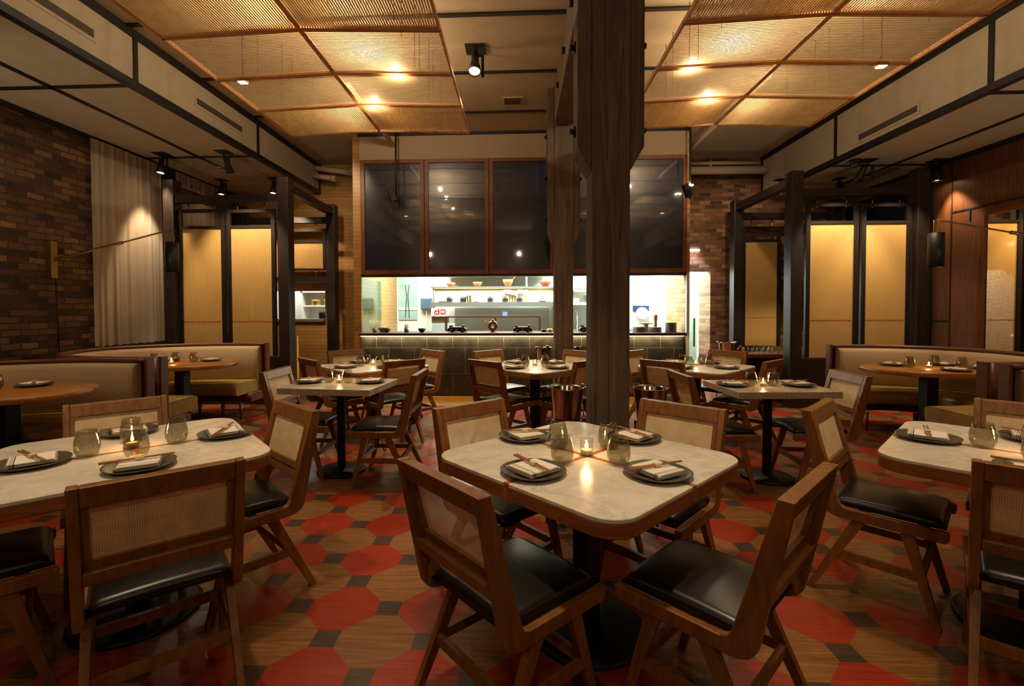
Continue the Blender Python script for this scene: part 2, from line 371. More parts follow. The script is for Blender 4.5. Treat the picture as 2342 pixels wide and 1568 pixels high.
        if parent: o.parent=parent
        if loc: o.location=loc
        return o
def tag(o,label,cat,group=None):
    if o.name.startswith('ceiling_'): o['kind']='thing'
    o['label']=label; o['category']=cat
    if group: o['group']=group
    return o
def thing(name,label,cat,loc=(0,0,0),rz=0,group=None):
    o=bpy.data.objects.new(name,None); C.objects.link(o); o.location=loc; o.rotation_euler=(0,0,rz); o.empty_display_size=.1
    return tag(o,label,cat,group)
def struct(o): o['kind']='structure'; return o
KIDS={}
def dup(root,loc,rz,label,group=None):
    r=root.copy(); C.objects.link(r); r.location=loc; r.rotation_euler=(0,0,rz); r['label']=label
    if group: r['group']=group
    def rec(a,b):
        for ch in [o for o in a.children]:
            c=ch.copy(); C.objects.link(c); c.parent=b; rec(ch,c)
    rec(root,r); return r
class Proto:
    def __init__(s,make): s.make=make; s.first=None
    def put(s,loc,rz,label,group=None):
        if s.first is None:
            s.first=s.make(); o=s.first; o.location=loc; o.rotation_euler=(0,0,rz); o['label']=label
            if group: o['group']=group
            return o
        return dup(s.first,loc,rz,label,group)
# ------------------------------------------------------------------ camera (photo frame 2342 x 1568, principal point shifted)
F_,YAW,PIT,ROLL,PX,PY,H=1092.44,.0440,.0248,-.0033,1139.37,733.08,1.36
cy,sy=math.cos(YAW),math.sin(YAW)
fw=Vector((-sy*math.cos(PIT),cy*math.cos(PIT),-math.sin(PIT))); rt=Vector((cy,sy,0)); up=rt.cross(fw)
cr,sr=math.cos(ROLL),math.sin(ROLL); rt2=rt*cr+up*sr; up2=-rt*sr+up*cr
cam=bpy.data.cameras.new('camera'); co=bpy.data.objects.new('camera',cam); C.objects.link(co)
m=Matrix((rt2,up2,-fw)).transposed().to_4x4(); m.translation=(0,0,H); co.matrix_world=m
cam.sensor_width=36; cam.sensor_fit='HORIZONTAL'; cam.lens=F_/2342*36
cam.shift_x=(1171-PX)/2342; cam.shift_y=(PY-784)/2342; cam.clip_start=.05; cam.clip_end=60
scn.camera=co
# ------------------------------------------------------------------ room shell
ZC,ZL,ZR=4.08,3.54,3.38; XL,XR=-3.74,4.38; WL,WR=-5.38,5.89; YB=8.9; Y0=-2.2
struct(MB().box(WL-.1,WR+.1,Y0-.1,10.9,-.1,0).build('floor',M['floor']))
b=MB().box(-2.6,2.6,6.62,7.38,.0005,.004); struct(b.build('trim_1',M['floor_border']))
struct(MB().box(XL,XR,Y0,YB+.05,ZC,ZC+.1).build('ceiling',M['ceil']))
struct(MB().box(WL,XL,Y0,YB+.05,ZL,ZC+.1).build('ceiling_soffit_brick_side',M['ceil']))
struct(MB().box(XR,WR,Y0,YB+.05,ZR,ZC+.1).build('ceiling_soffit_panel_side',M['ceil']))
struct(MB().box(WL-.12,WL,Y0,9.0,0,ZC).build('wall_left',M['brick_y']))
struct(MB().box(WR,WR+.12,Y0,9.0,0,ZC).build('wall_right',M['panel_wood']))
struct(MB().box(WL,WR,Y0-.1,Y0,0,ZC).build('wall_front',M['panel_wood']))
# back wall, brick side of kitchen: tan tile with a pass-through opening
b=MB(); ox0,ox1,oz0,oz1=-5.12,-3.67,1.18,1.71
b.box(WL,ox0,YB,9.02,0,ZC).box(ox1,-2.62,YB,9.02,0,ZC).box(ox0,ox1,YB,9.02,0,oz0).box(ox0,ox1,YB,9.02,oz1,ZC)
struct(b.build('wall_back_left',M['tile_x'],fix=False))
# back wall, panelled side: brick with a doorway next to the kitchen
b=MB(); b.box(3.49,WR,YB,9.45,0,ZC).box(2.62,3.49,YB,9.02,2.03,ZC)
struct(b.build('wall_back_right',M['brick_x'],fix=False))
struct(MB().box(3.492,3.505,YB+.005,9.44,0,2.02).build('wall_back_reveal',m_brick('pale_lit_brick',1,[(.12,(160,134,100)),(.5,(196,170,130)),(.9,(222,200,162))],(178,158,124))))  # jamb brick painted paler, the corridor light put into its colour
# kitchen shell
struct(MB().box(-2.62,-2.5,7.48,9.72,0,ZC).build('wall_kitchen_left',M['tile_y']))
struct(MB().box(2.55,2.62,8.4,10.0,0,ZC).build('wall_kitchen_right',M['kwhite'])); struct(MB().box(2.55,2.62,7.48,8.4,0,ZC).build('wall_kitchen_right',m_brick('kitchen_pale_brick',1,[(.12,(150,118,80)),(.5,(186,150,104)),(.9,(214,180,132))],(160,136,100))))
struct(MB().box(-2.5,2.55,9.7,9.8,0,3.0).build('wall_kitchen_back',M['kwhite']))
struct(MB().box(-2.5,2.55,7.62,9.7,2.75,2.85).build('ceiling_kitchen',M['kwhite']))
struct(MB().box(-5.38,-2.62,10.4,10.5,0,3).box(-5.3,-2.62,9.02,10.4,2.6,2.7).build('wall_passage_left',M['kwhite'],fix=False))
struct(MB().box(2.62,4.6,10.4,10.5,0,3).box(2.62,4.6,9.02,10.4,2.6,2.7).build('wall_passage_right',M['kwhite'],fix=False))
struct(MB().box(-2.48,2.55,7.4,7.62,3.68,ZC).build('wall_bulkhead',M['bulk']))
# dark ceiling and fascia strips
tn=[1]
def trim(*bx,mat='black'):
    tn[0]+=1; b=MB()
    for q in bx: b.box(*q)
    return struct(b.build('trim_%d'%tn[0],M[mat],fix=False))
trim((XL-.003,XL+.02,Y0,YB,ZC-.085,ZC-.0005)); trim((XL-.06,XL+.018,Y0,YB,ZL-.015,ZL+.05))
trim((XR-.02,XR+.003,Y0,YB,ZC-.085,ZC-.0005)); trim((XR-.018,XR+.06,Y0,YB,ZR-.015,ZR+.05))
for y in (.2,2.38,4.56,6.75,8.86): trim((XL,XL+.014,y-.025,y+.025,ZL+.05,ZC-.085))
for y in (.3,2.49,4.68,6.86,8.86): trim((XR-.014,XR,y-.025,y+.025,ZR+.05,ZC-.085))
for y in (1.2,2.29,3.38,4.46,5.54,6.64): trim((XL,XR,y-.024,y+.024,ZC-.016,ZC))
trim((-2.5,2.57,7.37,7.41,ZC-.04,ZC))
trim((-4.58,-4.53,Y0,7.3,ZL-.014,ZL)); trim((5.245,5.295,Y0,8.2,ZR-.014,ZR))
for y in (.2,2.38,4.52,6.67): trim((WL,XL-.06,y-.024,y+.024,ZL-.014,ZL))
for y in (.3,2.49,4.74,7.05): trim((XR+.06,WR,y-.024,y+.024,ZR-.014,ZR))
trim((WL,WL+.05,Y0,YB,ZL-.05,ZL)); trim((WR-.05,WR,Y0,7.1,ZR-.05,ZR))
# wood panelled wall grooves
trim((WR-.006,WR,6.795,6.812,.1,ZR-.05),(WR-.006,WR,Y0,6.8,2.64,2.66),(WR-.006,WR,6.53,6.548,2.49,2.64),(WR-.006,WR,6.81,7.1,1.165,1.18))
trim((WR-.02,WR,7.1,YB,0,ZR),mat='black')
# low dark partitions between the timber posts
struct(MB().box(-4.9,-3.4,6.66,6.74,0,.69).build('wall_low_brick_side',M['dark_timber'])); struct(MB().box(3.815,5.29,6.66,6.74,0,.67).build('wall_low_panel_side',M['dark_timber']))
# window behind the sheer curtain
w=MB().box(WL,WL+.03,6.0,6.06,1.2,3.32).box(WL,WL+.03,6.84,6.9,1.2,3.32).box(WL,WL+.03,6.06,6.84,3.26,3.32).box(WL,WL+.03,6.06,6.84,1.2,1.26).build('window_1',M['booth_wood'],fix=False); struct(w)
p=MB().box(WL+.002,WL+.01,6.06,6.84,1.26,3.26).build('pane',plain('amber_dark_pane',(150,104,54),.15),w)
# door frame of the kitchen doorway
d=MB().box(2.555,2.6,7.42,7.478,0,1.9).box(2.64,2.7,8.62,8.7,0,1.95).build('door_1',M['white'],fix=False); struct(d)
g=MB().box(2.74,2.76,7.55,8.6,.05,1.85).build('pane',M['glasspane'],d)
MB().tube((2.79,7.75,.75),(2.79,7.75,1.2),.014).build('door_handle',M['blackiron'],d)
# ------------------------------------------------------------------ vents, pipes, cameras
def fascia_vent(x,sgn,y0,y1,z0,z1,label):
    t=thing('air_vent',label,'air vent',(x,(y0+y1)/2,(z0+z1)/2),0,'slot vents on the ceiling fascias'); L_=(y1-y0)/2; hh=(z1-z0)/2
    MB().box(min(0,sgn*.008),max(0,sgn*.008),-L_-.03,L_+.03,-hh-.03,hh+.03).build('frame',M['ceil'],t)
    MB().box(min(sgn*.008,sgn*.012),max(sgn*.008,sgn*.012),-L_,L_,-hh,hh).build('slot',M['grille'],t)
fascia_vent(XL,1,5.45,6.35,3.75,3.82,'long slot air vent on the fascia above the brick side booths')
fascia_vent(XL,1,3.2,4.1,3.75,3.82,'long slot air vent on the fascia, nearer the camera on the brick side')
fascia_vent(XR,-1,5.5,6.4,3.51,3.58,'long slot air vent on the fascia above the panelled side booths')
t=thing('ceiling_grille','small square black ceiling vent between the two rows of slatted panels','vent',(-.08,6.31,ZC))
MB().box(-.13,.13,-.11,.11,-.012,0).build('frame',M['ceil'],t)
for i in range(9): MB().box(-.105+i*.024,-.105+i*.024+.015,-.09,.09,-.016,-.012).build('slot',M['black'],t)
t=thing('ceiling_grille','small square black ceiling vent above the timber beam, panelled side','vent',(1.02,4.1,ZC))
MB().box(-.13,.13,-.11,.11,-.012,0).build('frame',M['ceil'],t)
for i in range(9): MB().box(-.105+i*.024,-.105+i*.024+.015,-.09,.09,-.016,-.012).build('slot',M['black'],t)
tag(MB().tube((-1.94,5.4,3.9),(-1.94,7.39,3.9),.035).build('ceiling_pipe',M['pipe']),'pale painted pipe running along ceiling over brick side to the kitchen bulkhead','pipe','ceiling pipes')
tag(MB().tube((2.73,5.4,3.9),(2.73,8.88,3.9),.035).build('ceiling_pipe',M['pipe']),'pale painted pipe along ceiling beside the kitchen screens, panelled side','pipe','ceiling pipes')
b=MB().tube((-4.0,8.72,4.0),(-3.05,8.72,3.86),.045).tube((-3.1,8.72,3.9),(-2.92,8.72,3.82),.06).tube((-3.0,8.72,3.85),(-3.0,8.72,3.75),.04)
tag(b.build('ceiling_pipe',M['pipe']),'pale bent pipe with elbow high on the tan tiled wall','pipe','ceiling pipes')
b=MB().tube((-3.72,8.6,3.79),(-3.35,8.6,3.735),.045).tube((-3.42,8.6,3.745),(-3.32,8.6,3.73),.056)
tag(b.build('ceiling_pipe',M['pipe']),'short capped pale pipe sticking out of the brick side fascia end','pipe','ceiling pipes')
tag(MB().tube((2.7,8.6,3.78),(4.3,8.6,3.77),.07).build('ceiling_pipe',M['pipe']),'thick pale horizontal pipe high on the brick back wall','pipe','ceiling pipes')
b=MB().tube((2.75,8.7,3.94),(4.25,8.7,3.92),.03).tube((3.4,8.7,3.99),(3.4,8.7,3.86),.018)
tag(b.build('ceiling_pipe',M['pipe']),'thin pale pipe just above the thick one on brick wall','pipe','ceiling pipes')
t=thing('ceiling_dome_camera','small black dome security camera on the panelled side soffit','camera',(4.6,6.8,ZR))
MB().lathe([(.075,0),(.078,-.02),(.06,-.05)]).build('housing',M['black'],t); MB().lathe([(.055,-.05),(.05,-.08),(.03,-.1),(0,-.107)]).build('dome',plain('dome_plastic',(60,52,44),.1),t)
tag(MB().box(-4.9,-4.1,7.3,7.9,ZL-.008,ZL-.002).build('access_panel',plain('access_panel_paint',(168,152,124),.8)),'pale flat access panel in the brick side soffit beside the spotlights','ceiling panel')
tag(MB().box(4.75,5.75,7.22,7.6,ZR-.008,ZR-.002).build('access_panel',plain('access_panel_grey',(140,134,112),.8)),'grey flat access panel in the panelled side soffit','ceiling panel')
tag(MB().box(-3.335,-3.285,8.885,8.9,1.28,1.36).build('light_switch',M['socket']),'small pale switch plate on the tan tiled wall','switch')
# ------------------------------------------------------------------ spotlights
def light(kind,loc,energy,col,size=.05,rot=None,target=None,angle=60,blend=.6,name='light'):
    l=bpy.data.lights.new(name,kind); l.energy=energy; l.color=col
    if kind=='SPOT': l.spot_size=rad(angle); l.spot_blend=blend; l.shadow_soft_size=size
    elif kind=='POINT': l.shadow_soft_size=size
    elif kind=='AREA': 
        l.shape='RECTANGLE'; l.size,l.size_y=size
    o=bpy.data.objects.new(name,l); C.objects.link(o); o.location=loc
    if target is not None:
        d=Vector(target)-Vector(loc); o.rotation_euler=d.to_track_quat('-Z','Y').to_euler()
    return o
WARM=(1,.765,.505); WARM2=(1,.785,.54); COOL=(.88,1,.93)
def track_spot(loc,label,tilt=0,rz=0,lit=True,s=1.0):
    t=thing('track_spotlight',label,'spotlight',loc,rz,'black ceiling spotlights')
    MB().box(-.09*s,.09*s,-.09*s,.09*s,-.012,0).build('base_plate',M['black'],t)
    MB().tube((0,0,-.01),(0,0,-.07*s),.014,n=10).build('stem',M['black'],t)
    b=MB().bar((.065*s,0,-.06*s),(.065*s,0,-.26*s),.012,.03).bar((0,0,-.066*s),(.07*s,0,-.066*s),.03,.012); b.build('bracket',M['black'],t)
    h=MB().lathe([(.0,-.07*s),(.032*s,-.072*s),(.036*s,-.17*s),(.05*s,-.23*s),(.056*s,-.285*s),(.05*s,-.285*s),(.045*s,-.25*s)],close=False).build('lamp_head',M['black'],t)
    h.rotation_euler=(tilt,0,0)
    if lit:
        f=MB().lathe([(0,-.268*s),(.048*s,-.268*s)],close=False).build('lamp_face',M['bulb'],h)
    return t
track_spot((-4.98,6.52,ZL),'black ceiling spotlight with a side bracket in front of the sheer curtain',tilt=-.15)
track_spot((-4.07,6.48,ZL),'unlit black ceiling spotlight near the fascia edge, brick side',lit=False,tilt=.5)
track_spot((-4.97,7.86,ZL),'lit black spotlight between posts of brick side timber frame',s=.92,tilt=-.15)
track_spot((-4.07,7.83,ZL),'lit black spotlight beside the tall timber post, brick side',s=.92,tilt=-.15)
track_spot((4.78,6.82,ZR),'unlit black ceiling spotlight next to the dome camera',lit=False,tilt=.7)
track_spot((5.74,6.87,ZR),'black ceiling spotlight washing the wood panelled wall')
track_spot((4.1,7.75,ZR),'lit spotlight seen over the woven screen beside the timber post, panelled side',s=.8)
track_spot((5.0,7.75,ZR),'lit spotlight seen over the woven screen nearest the mirror',s=.8)
track_spot((-.45,5.05,ZC),'bright black spotlight on the main ceiling beside the timber beam',tilt=-.4,s=1.15)
# pole-hung lamps in front of the kitchen screens
for x,lab,li in ((-1.845,'thin black pole with a tilted lamp hanging before the blue mesh screens',False),(2.5,'thin black pole lamp glowing at the doorway end of mesh screens',True)):
    t=thing('pole_lamp',lab,'lamp',(x,7.15,ZC),0,'pole lamps by the kitchen screens')
    MB().tube((0,0,0),(0,0,-1.12),.014,n=8).build('pole',M['black'],t)
    h=MB().bar((-.02,-.02,-1.1),(-.09,-.05,-.92),.05,.09).build('lamp_head',M['black'],t)
    if li:
        t.children[0]; MB().lathe([(0,0),(.05,0.0),(.05,.012),(0,.012)],c=(0,0,-.93),n=16).build('lamp_face',M['bulb'],t)
# ------------------------------------------------------------------ hanging slatted panels
def slat_panel(x0,x1,y0,y1,z,alongY,label):
    t=thing('slatted_ceiling_panel',label,'ceiling panel',((x0+x1)/2,(y0+y1)/2,z),0,'hanging slatted rattan panels'); w=(x1-x0)/2; d=(y1-y0)/2-.006; rise=.04
    def zz(x): return rise*(1-abs(x)/w)
    b=MB()
    for s in (-1,1):
        b.bar((-w,s*(d-.009),0),(0,s*(d-.009),rise),.018,.03); b.bar((0,s*(d-.009),rise),(w,s*(d-.009),0),.018,.03)
        b.bar((s*(w-.009),-d,0),(s*(w-.009),d,0),.018,.036)
    b.build('frame',M['slat_edge'],t,fix=False)
    MB().bar((0,-d,rise),(0,d,rise),.04,.016).build('center_rib',M['slat_edge'],t,fix=False)
    b=MB(); pit=.0192
    if alongY:
        n=int(2*w/pit)
        for i in range(1,n):
            x=-w+i*2*w/n
            if abs(x)<.02: continue
            b.bar((x,-d,zz(x)),(x,d,zz(x)),.0095,.011)
    else:
        n=int(2*d/.0205)
        for i in range(1,n):
            y=-d+i*2*d/n
            b.bar((-w,y,0),(0,y,rise),.0075,.0022); b.bar((0,y,rise),(w,y,0),.0075,.0022)
    b.build('slat_weave',M['rattan'],t,fix=False)
    for sx in (-.35,.35):
        for s_y in (-.7,.7):
            MB().tube((sx*w*2,s_y*d,zz(sx*w*2)),(sx*w*2,s_y*d,ZC-z),.003,n=6,caps=False).build('hanging_wire',M['black'],t,fix=False)
YP=[2.9,3.6,4.28,4.955,5.7]
names=['nearest the camera','second from the camera','third from the camera','nearest the kitchen']
for (x0,x1,side) in ((-2.74,-.58,'over brick side'),(1.2,3.34,'over panelled side')):
    for k in range(4):
        slat_panel(x0,x1,YP[k],YP[k+1],3.45,k in (0,3),'hanging slatted rattan panel %s, %s tables'%(names[k],side))
for x,y,lab in ((-2.5,4.28,'small glowing downlight between rattan panels, brick side'),(3.1,4.28,'small glowing downlight between rattan panels, panelled side')):
    t=thing('downlight',lab,'downlight',(x,y,3.42),0,'small downlights')
    MB().box(-.04,.04,-.03,.03,.0,.03).build('housing',M['brass_dull'],t); MB().box(-.034,.034,-.025,.025,-.004,0).build('lamp_face',M['bulb2'],t)
    MB().tube((0,0,.03),(0,0,ZC-3.42),.006,n=6).build('stem',M['black'],t)
# ------------------------------------------------------------------ timber posts and beam
def timber_post(yc,bot,label,x0=.44,x1=.672):
    t=thing('timber_post',label,'post',((x0+x1)/2,yc,0)); hw=(x1-x0)/2
    MB().box(-hw,hw,-.12,.12,0,ZC).build('post',M['timber'],t,bev=.012)
    for s in (-1,1):
        xa,xb=(s*hw,s*(hw+.085)); 
        pl=[(xa,ZC),(xa,bot-.09),(xb,bot+.06),(xb,ZC)]
        MB().prism(pl,-.11,.11).build('splice_plank',M['timber'],t,bev=.008)
        for zb in (2.45,2.97,3.5):
            MB().tube((xb,0,zb+.02),(xb+s*.012,0,zb+.02),.035,n=14).tube((xb+s*.012,0,zb+.02),(xb+s*.035,0,zb+.02),.018,n=6).build('bolt',M['blackiron'],t)
    return t
timber_post(3.05,2.28,'massive weathered timber post behind the centre marble table')
timber_post(6.1,2.24,'second weathered timber post standing close to the kitchen counter')
t=thing('timber_beam','long weathered timber beam along the ceiling above the two posts','beam',(.556,0,0))
MB().box(-.12,.12,Y0,2.9,3.62,ZC).build('beam_section',M['timber'],t,bev=.01); MB().box(-.12,.12,3.2,5.95,3.62,ZC).build('beam_section',M['timber'],t,bev=.01); MB().box(-.12,.12,6.25,7.38,3.62,ZC).build('beam_section',M['timber'],t,bev=.01)
for y in (3.9,4.6,5.3,6.6): MB().tube((-.12,y,3.8),(-.15,y,3.8),.03,n=10).build('bolt',M['blackiron'],t)
# ------------------------------------------------------------------ dark timber frames with hanging woven screens
def timber_frame(label,posts,top,loc,beams):
    t=thing('timber_pergola',label,'timber frame',loc)
    for x,y in posts: 
        MB().box(x-.078-loc[0],x+.078-loc[0],y-.09-loc[1],y+.09-loc[1],0,top).build('post',M['dark_timber'],t,bev=.006)
    for a,b_,z0,z1 in beams:
        a=Vector((a[0]-loc[0],a[1]-loc[1],(z0+z1)/2)); b_=Vector((b_[0]-loc[0],b_[1]-loc[1],(z0+z1)/2))
        MB().bar(a,b_,.12,z1-z0).build('beam',M['dark_timber'],t)
    for x,y in posts[:3]:
        MB().tube((x-loc[0]+.078,y-loc[1],top-.15),(x-loc[0]+.098,y-loc[1],top-.15),.02,n=10).build('bolt',M['blackiron'],t)
timber_frame('dark stained timber post frame around the brick side booth corner',[(-4.98,6.7),(-3.32,6.7),(-3.335,8.43),(-4.98,8.43)],3.22,(-4.2,7.5,0),
  [((-4.9,6.7),(-3.4,6.7),2.89,2.99),((-3.32,6.79),(-3.335,8.34),3.04,3.15),((-4.98,6.79),(-4.98,8.34),3.04,3.15),((-4.9,8.43),(-3.415,8.43),2.9,3.0),((-4.9,8.43),(-3.415,8.43),1.85,1.94)])
timber_frame('dark stained timber post frame around the panelled side booth corner',[(3.735,6.7),(5.37,6.7),(3.74,8.42),(5.37,8.42)],3.2,(4.6,7.5,0),
  [((3.814,6.7),(5.291,6.7),2.865,2.965),((3.735,6.79),(3.74,8.33),3.02,3.13),((5.37,6.79),(5.37,8.33),3.02,3.13),((3.82,8.42),(5.291,8.42),2.88,2.98)])
def hang_screen(x0,x1,y,zt,zc,zb,zbeam,label,low=None,red=1.19,rods_below=None):
    cx=(x0+x1)/2; t=thing('hanging_screen',label,'screen',(cx,y,zb),0,'hanging woven screens'); hw=(x1-x0)/2
    b=MB(); fl=(low if low is not None else zb)-zb
    for s in (-1,1): b.box(s*hw-.028,s*hw+.028,-.02,.02,fl,zt-zb)
    b.box(-hw+.028,hw-.028,-.02,.02,zt-zb-.045,zt-zb).box(-hw+.028,hw-.028,-.018,.018,zc-zb-.02,zc-zb+.02)
    if low is not None: b.box(-hw+.028,hw-.028,-.018,.018,fl,fl+.03)
    b.build('frame',M['dark_metal'],t,fix=False)
    MB().box(-hw+.03,hw-.03,-.004,.004,0.001,zc-zb-.02).build('woven_panel',M['weave'],t)
    if red: 
        b=MB(); k=int((2*hw-.06)/.02)
        for i in range(k): b.box(-hw+.032+i*.02,-hw+.032+i*.02+.013,-.0065,-.0045,red-zb-.006,red-zb+.006)
        b.build('safety_stripe',M['red'],t,fix=False)
    for s in (-.6,.6):
        MB().tube((s*hw,0,zt-zb-.06),(s*hw,0,zbeam-zb),.009,n=8).build('brass_rod',M['brass'],t)
        if rods_below: MB().tube((s*hw,0,fl),(s*hw,0,rods_below-zb),.009,n=8).build('brass_rod',M['brass'],t)
    return t
hang_screen(-4.87,-4.235,6.7,2.80,2.54,.70,2.889,'woven screen with dark frame nearest the curtain')
hang_screen(-4.15,-3.5,6.7,2.79,2.545,.70,2.889,'woven screen with dark frame beside the booth end, brick side')
hang_screen(-4.26,-3.46,8.4,2.79,2.565,2.12,2.899,'small square woven screen high above the bright pass-through',low=2.06,red=None,rods_below=1.941)
hang_screen(3.92,4.555,6.7,2.775,2.515,.68,2.864,'woven screen beside the tall timber post, panelled side')
hang_screen(4.65,5.24,6.7,2.765,2.51,.68,2.864,'woven screen between timber post and panelled wall')
hang_screen(3.85,4.44,8.4,2.75,2.51,.71,2.879,'narrow woven screen against the brick back wall')
# ------------------------------------------------------------------ curtains
def curtain(y0,y1,z0,z1,label):
    def f(u,v):
        y=y0+(y1-y0)*u; a=.007*math.sin(y*52)+.005*math.sin(y*31+1)+.004*math.sin(y*83)
        return (-5.3+a*(.4+.6*(1-v)),y,z0+(z1-z0)*v+.006*math.sin(y*46)*(1-v))
    tag(MB().grid(f,160,12).build('sheer_curtain',M['curtain'],fix=False),label,'curtain','sheer curtains')
curtain(5.74,6.9,.9,3.5,'sheer pale curtain hanging on the brick wall in front of timber frame'); curtain(7.22,8.5,.95,3.5,'sheer pale curtain behind the hanging woven screens')
# ------------------------------------------------------------------ swing arm wall lamps
def swing_lamp(wall,end,zs0,zs1,label,box=True):
    t=thing('swing_arm_lamp',label,'lamp',wall,0,'swing arm wall lamps'); e=Vector(end)-Vector(wall); sx=1 if e.x>0 else -1
    MB().box(-.05 if sx>0 else -.0,.0 if sx>0 else .05,-.04,.04,-.2,.22).build('wall_box',M['brass_dull'],t)
    MB().tube((0,0,0),e,.01,n=8).build('arm',M['brass_dull'],t); 
    k=e*.52; MB().tube(k*.96,k*1.06,.02,n=8).build('arm_joint',M['brass_dull'],t)
    MB().path([(0,0,.02),tuple(k+Vector((0,0,.012)))],.004,n=6).build('cord',M['black'],t)
    s=MB().lathe([(.078,zs0-wall[2]),(.08,zs0-wall[2]),(.08,zs1-wall[2]),(.076,zs1-wall[2])],c=(e.x,e.y,0),n=24,close=False).build('lamp_shade',M['black'],t)
    MB().tube((e.x-.03,e.y,zs1-wall[2]-.1),(e.x-.03,e.y,e.z),.006,n=6).tube((e.x+.03,e.y,zs1-wall[2]-.1),(e.x+.03,e.y,e.z),.006,n=6).build('hanger',M['brass_dull'],t)
    MB().lathe([(.074,zs0-wall[2]+.01),(0,zs0-wall[2]+.01)],c=(e.x,e.y,0),n=20,close=False).build('diffuser',plain('lamp_diffuser',(120,105,84),.5),t)
    if box: MB().tube((.01*sx,0,-.2),(.012*sx,.02,-1.1),.006,n=6).build('power_cord',M['black'],t)
swing_lamp((-5.33,5.27,1.93),(-4.53,6.07,2.41),1.86,2.24,'brass swing arm lamp with black drum shade on the bare brick wall')
swing_lamp((5.84,4.9,1.9),(5.06,6.05,2.42),1.85,2.26,'brass swing arm lamp with black drum shade on the wood panelled wall',box=False)
# ------------------------------------------------------------------ wall mirror
t=thing('wall_mirror','tall framed mirror on the wood panelled wall above the booth','mirror',(5.68,5.09,0))
b=MB(); b.box(-.03,0,-.99,.99,2.47,2.52).box(-.03,0,-.99,.99,.7,.74).box(-.03,0,.97,1.0,.74,2.47).box(-.03,0,-1.0,-.97,.74,2.47).box(-.03,0,.255,.3,.74,2.47)
b.box(0,.205,-1.0,1.0,.7,2.52).build('frame',M['booth_wood'],t,fix=False); MB().box(-.02,-.008,-.97,.255,.74,2.47).build('mirror_glass',M['mirror'],t); MB().box(-.02,-.008,.3,.97,.74,2.47).build('mirror_glass',M['mirror'],t)
# ------------------------------------------------------------------ booths
def smooth_path(pts,n=60):
    # Catmull-Rom resampled
    P=[Vector((2*pts[0][0]-pts[1][0],2*pts[0][1]-pts[1][1],0))]+[Vector((p[0],p[1],0)) for p in pts]+[Vector((2*pts[-1][0]-pts[-2][0],2*pts[-1][1]-pts[-2][1],0))]
    out=[]
    for i in range(1,len(P)-2):
        for k in range(n//(len(P)-3)):
            t=k/(n//(len(P)-3)); a,b,c,d=P[i-1:i+3]
            out.append(.5*((2*b)+(c-a)*t+(2*a-5*b+4*c-d)*t*t+(3*b-a-3*c+d)*t**3))
    out.append(P[-2]); return out
def sweep(path,sec,side,closed=True):
    """section list of (offset inward, z) swept along plan path; side=+1 inward is to the left of travel"""
    b=MB(); k=len(sec); pts=[]
    for i,p in enumerate(path):
        a=path[max(0,i-1)]; c=path[min(len(path)-1,i+1)]; d=(c-a).normalized(); nrm=Vector((-d.y,d.x,0))*side
        for o,z in sec: q=p+nrm*o; pts.append((q.x,q.y,z))
    n=len(path); f=[]
    for i in range(n-1):
        for j in range(k if closed else k-1):
            j2=(j+1)%k; f.append((i*k+j,(i+1)*k+j,(i+1)*k+j2,i*k+j2))
    b.add(pts,f,True)
    if closed:
        b.f.append(tuple(range(k))); b.sm.append(False); b.f.append(tuple((n-1)*k+j for j in range(k))[::-1]); b.sm.append(False)
    return b
def booth(pts,side,zt,label,legs,loc):
    t=thing('banquette',label,'booth seat',(0,0,0),0,'curved booth banquettes'); path=smooth_path(pts,72)
    sweep(path,[(0,.3),(0,zt),(.075,zt),(.075,zt-.03),(.035,zt-.03),(.035,.3)],side).build('wood_back',M['booth_wood'],t)
    zb=zt-.035
    sweep(path[1:-1],[(.037,.44),(.037,zb),(.06,zb+.002),(.1,zb-.012),(.125,zb-.05),(.14,zb-.2),(.15,.47),(.13,.44)],side).build('back_pad',M['fabric'],t)
    sweep(path[1:-1],[(.04,.30),(.04,.43),(.1,.445),(.5,.455),(.57,.452),(.6,.435),(.607,.40),(.6,.33),(.58,.30)],side).build('seat_pad',M['olive'],t)
    sweep(path,[(.045,.2),(.045,.298),(.40,.298),(.40,.2)],side).build('base_rail',M['booth_wood'],t)
    # end boards
    for e,q in ((path[0],path[1]),(path[-1],path[-2])):
        d=(q-e).normalized(); s2=side if e is path[0] else -side; n=Vector((-d.y,d.x,0))*s2
        a=e-d*.012; A=MB(); p0=a-n*.004; p1=a+n*.08
        A.bar((p0+p1)/2+Vector((0,0,.2)),(p0+p1)/2+Vector((0,0,zt+.004)),.024,(p1-p0).length,up=n).build('end_board',M['booth_wood'],t)
    for lx,ly in legs: MB().tube((lx,ly,.2),(lx,ly,0),.022,.015,n=10).build('leg',M['booth_wood'],t)
    return t
ZT=.915
booth([(-3.38,6.27),(-3.95,6.26),(-4.5,6.08),(-4.92,5.7),(-5.02,5.25),(-4.85,4.8),(-4.5,4.5),(-4.0,4.36),(-3.38,4.33)],1,ZT,'curved oatmeal and olive leather booth below the sheer curtain',[(-3.45,5.75),(-3.75,5.86),(-4.05,5.86),(-3.45,4.85)],0)
booth([(-3.38,4.24),(-4.0,4.26),(-4.5,4.1),(-4.92,3.7),(-5.02,3.25),(-4.85,2.8),(-4.5,2.5),(-4.0,2.36),(-3.6,2.33)],1,ZT,'curved oatmeal and olive leather booth below the bare brick wall',[(-3.45,3.78),(-3.6,2.85)],0)
booth([(3.76,5.98),(4.3,5.93),(4.7,5.72),(4.95,5.35),(5.0,4.95),(4.9,4.55),(4.6,4.2),(4.2,4.03),(3.76,3.98)],-1,ZT,'curved oatmeal and olive leather booth below the wall mirror',[(3.85,5.45),(4.35,5.42),(3.85,4.5)],0)
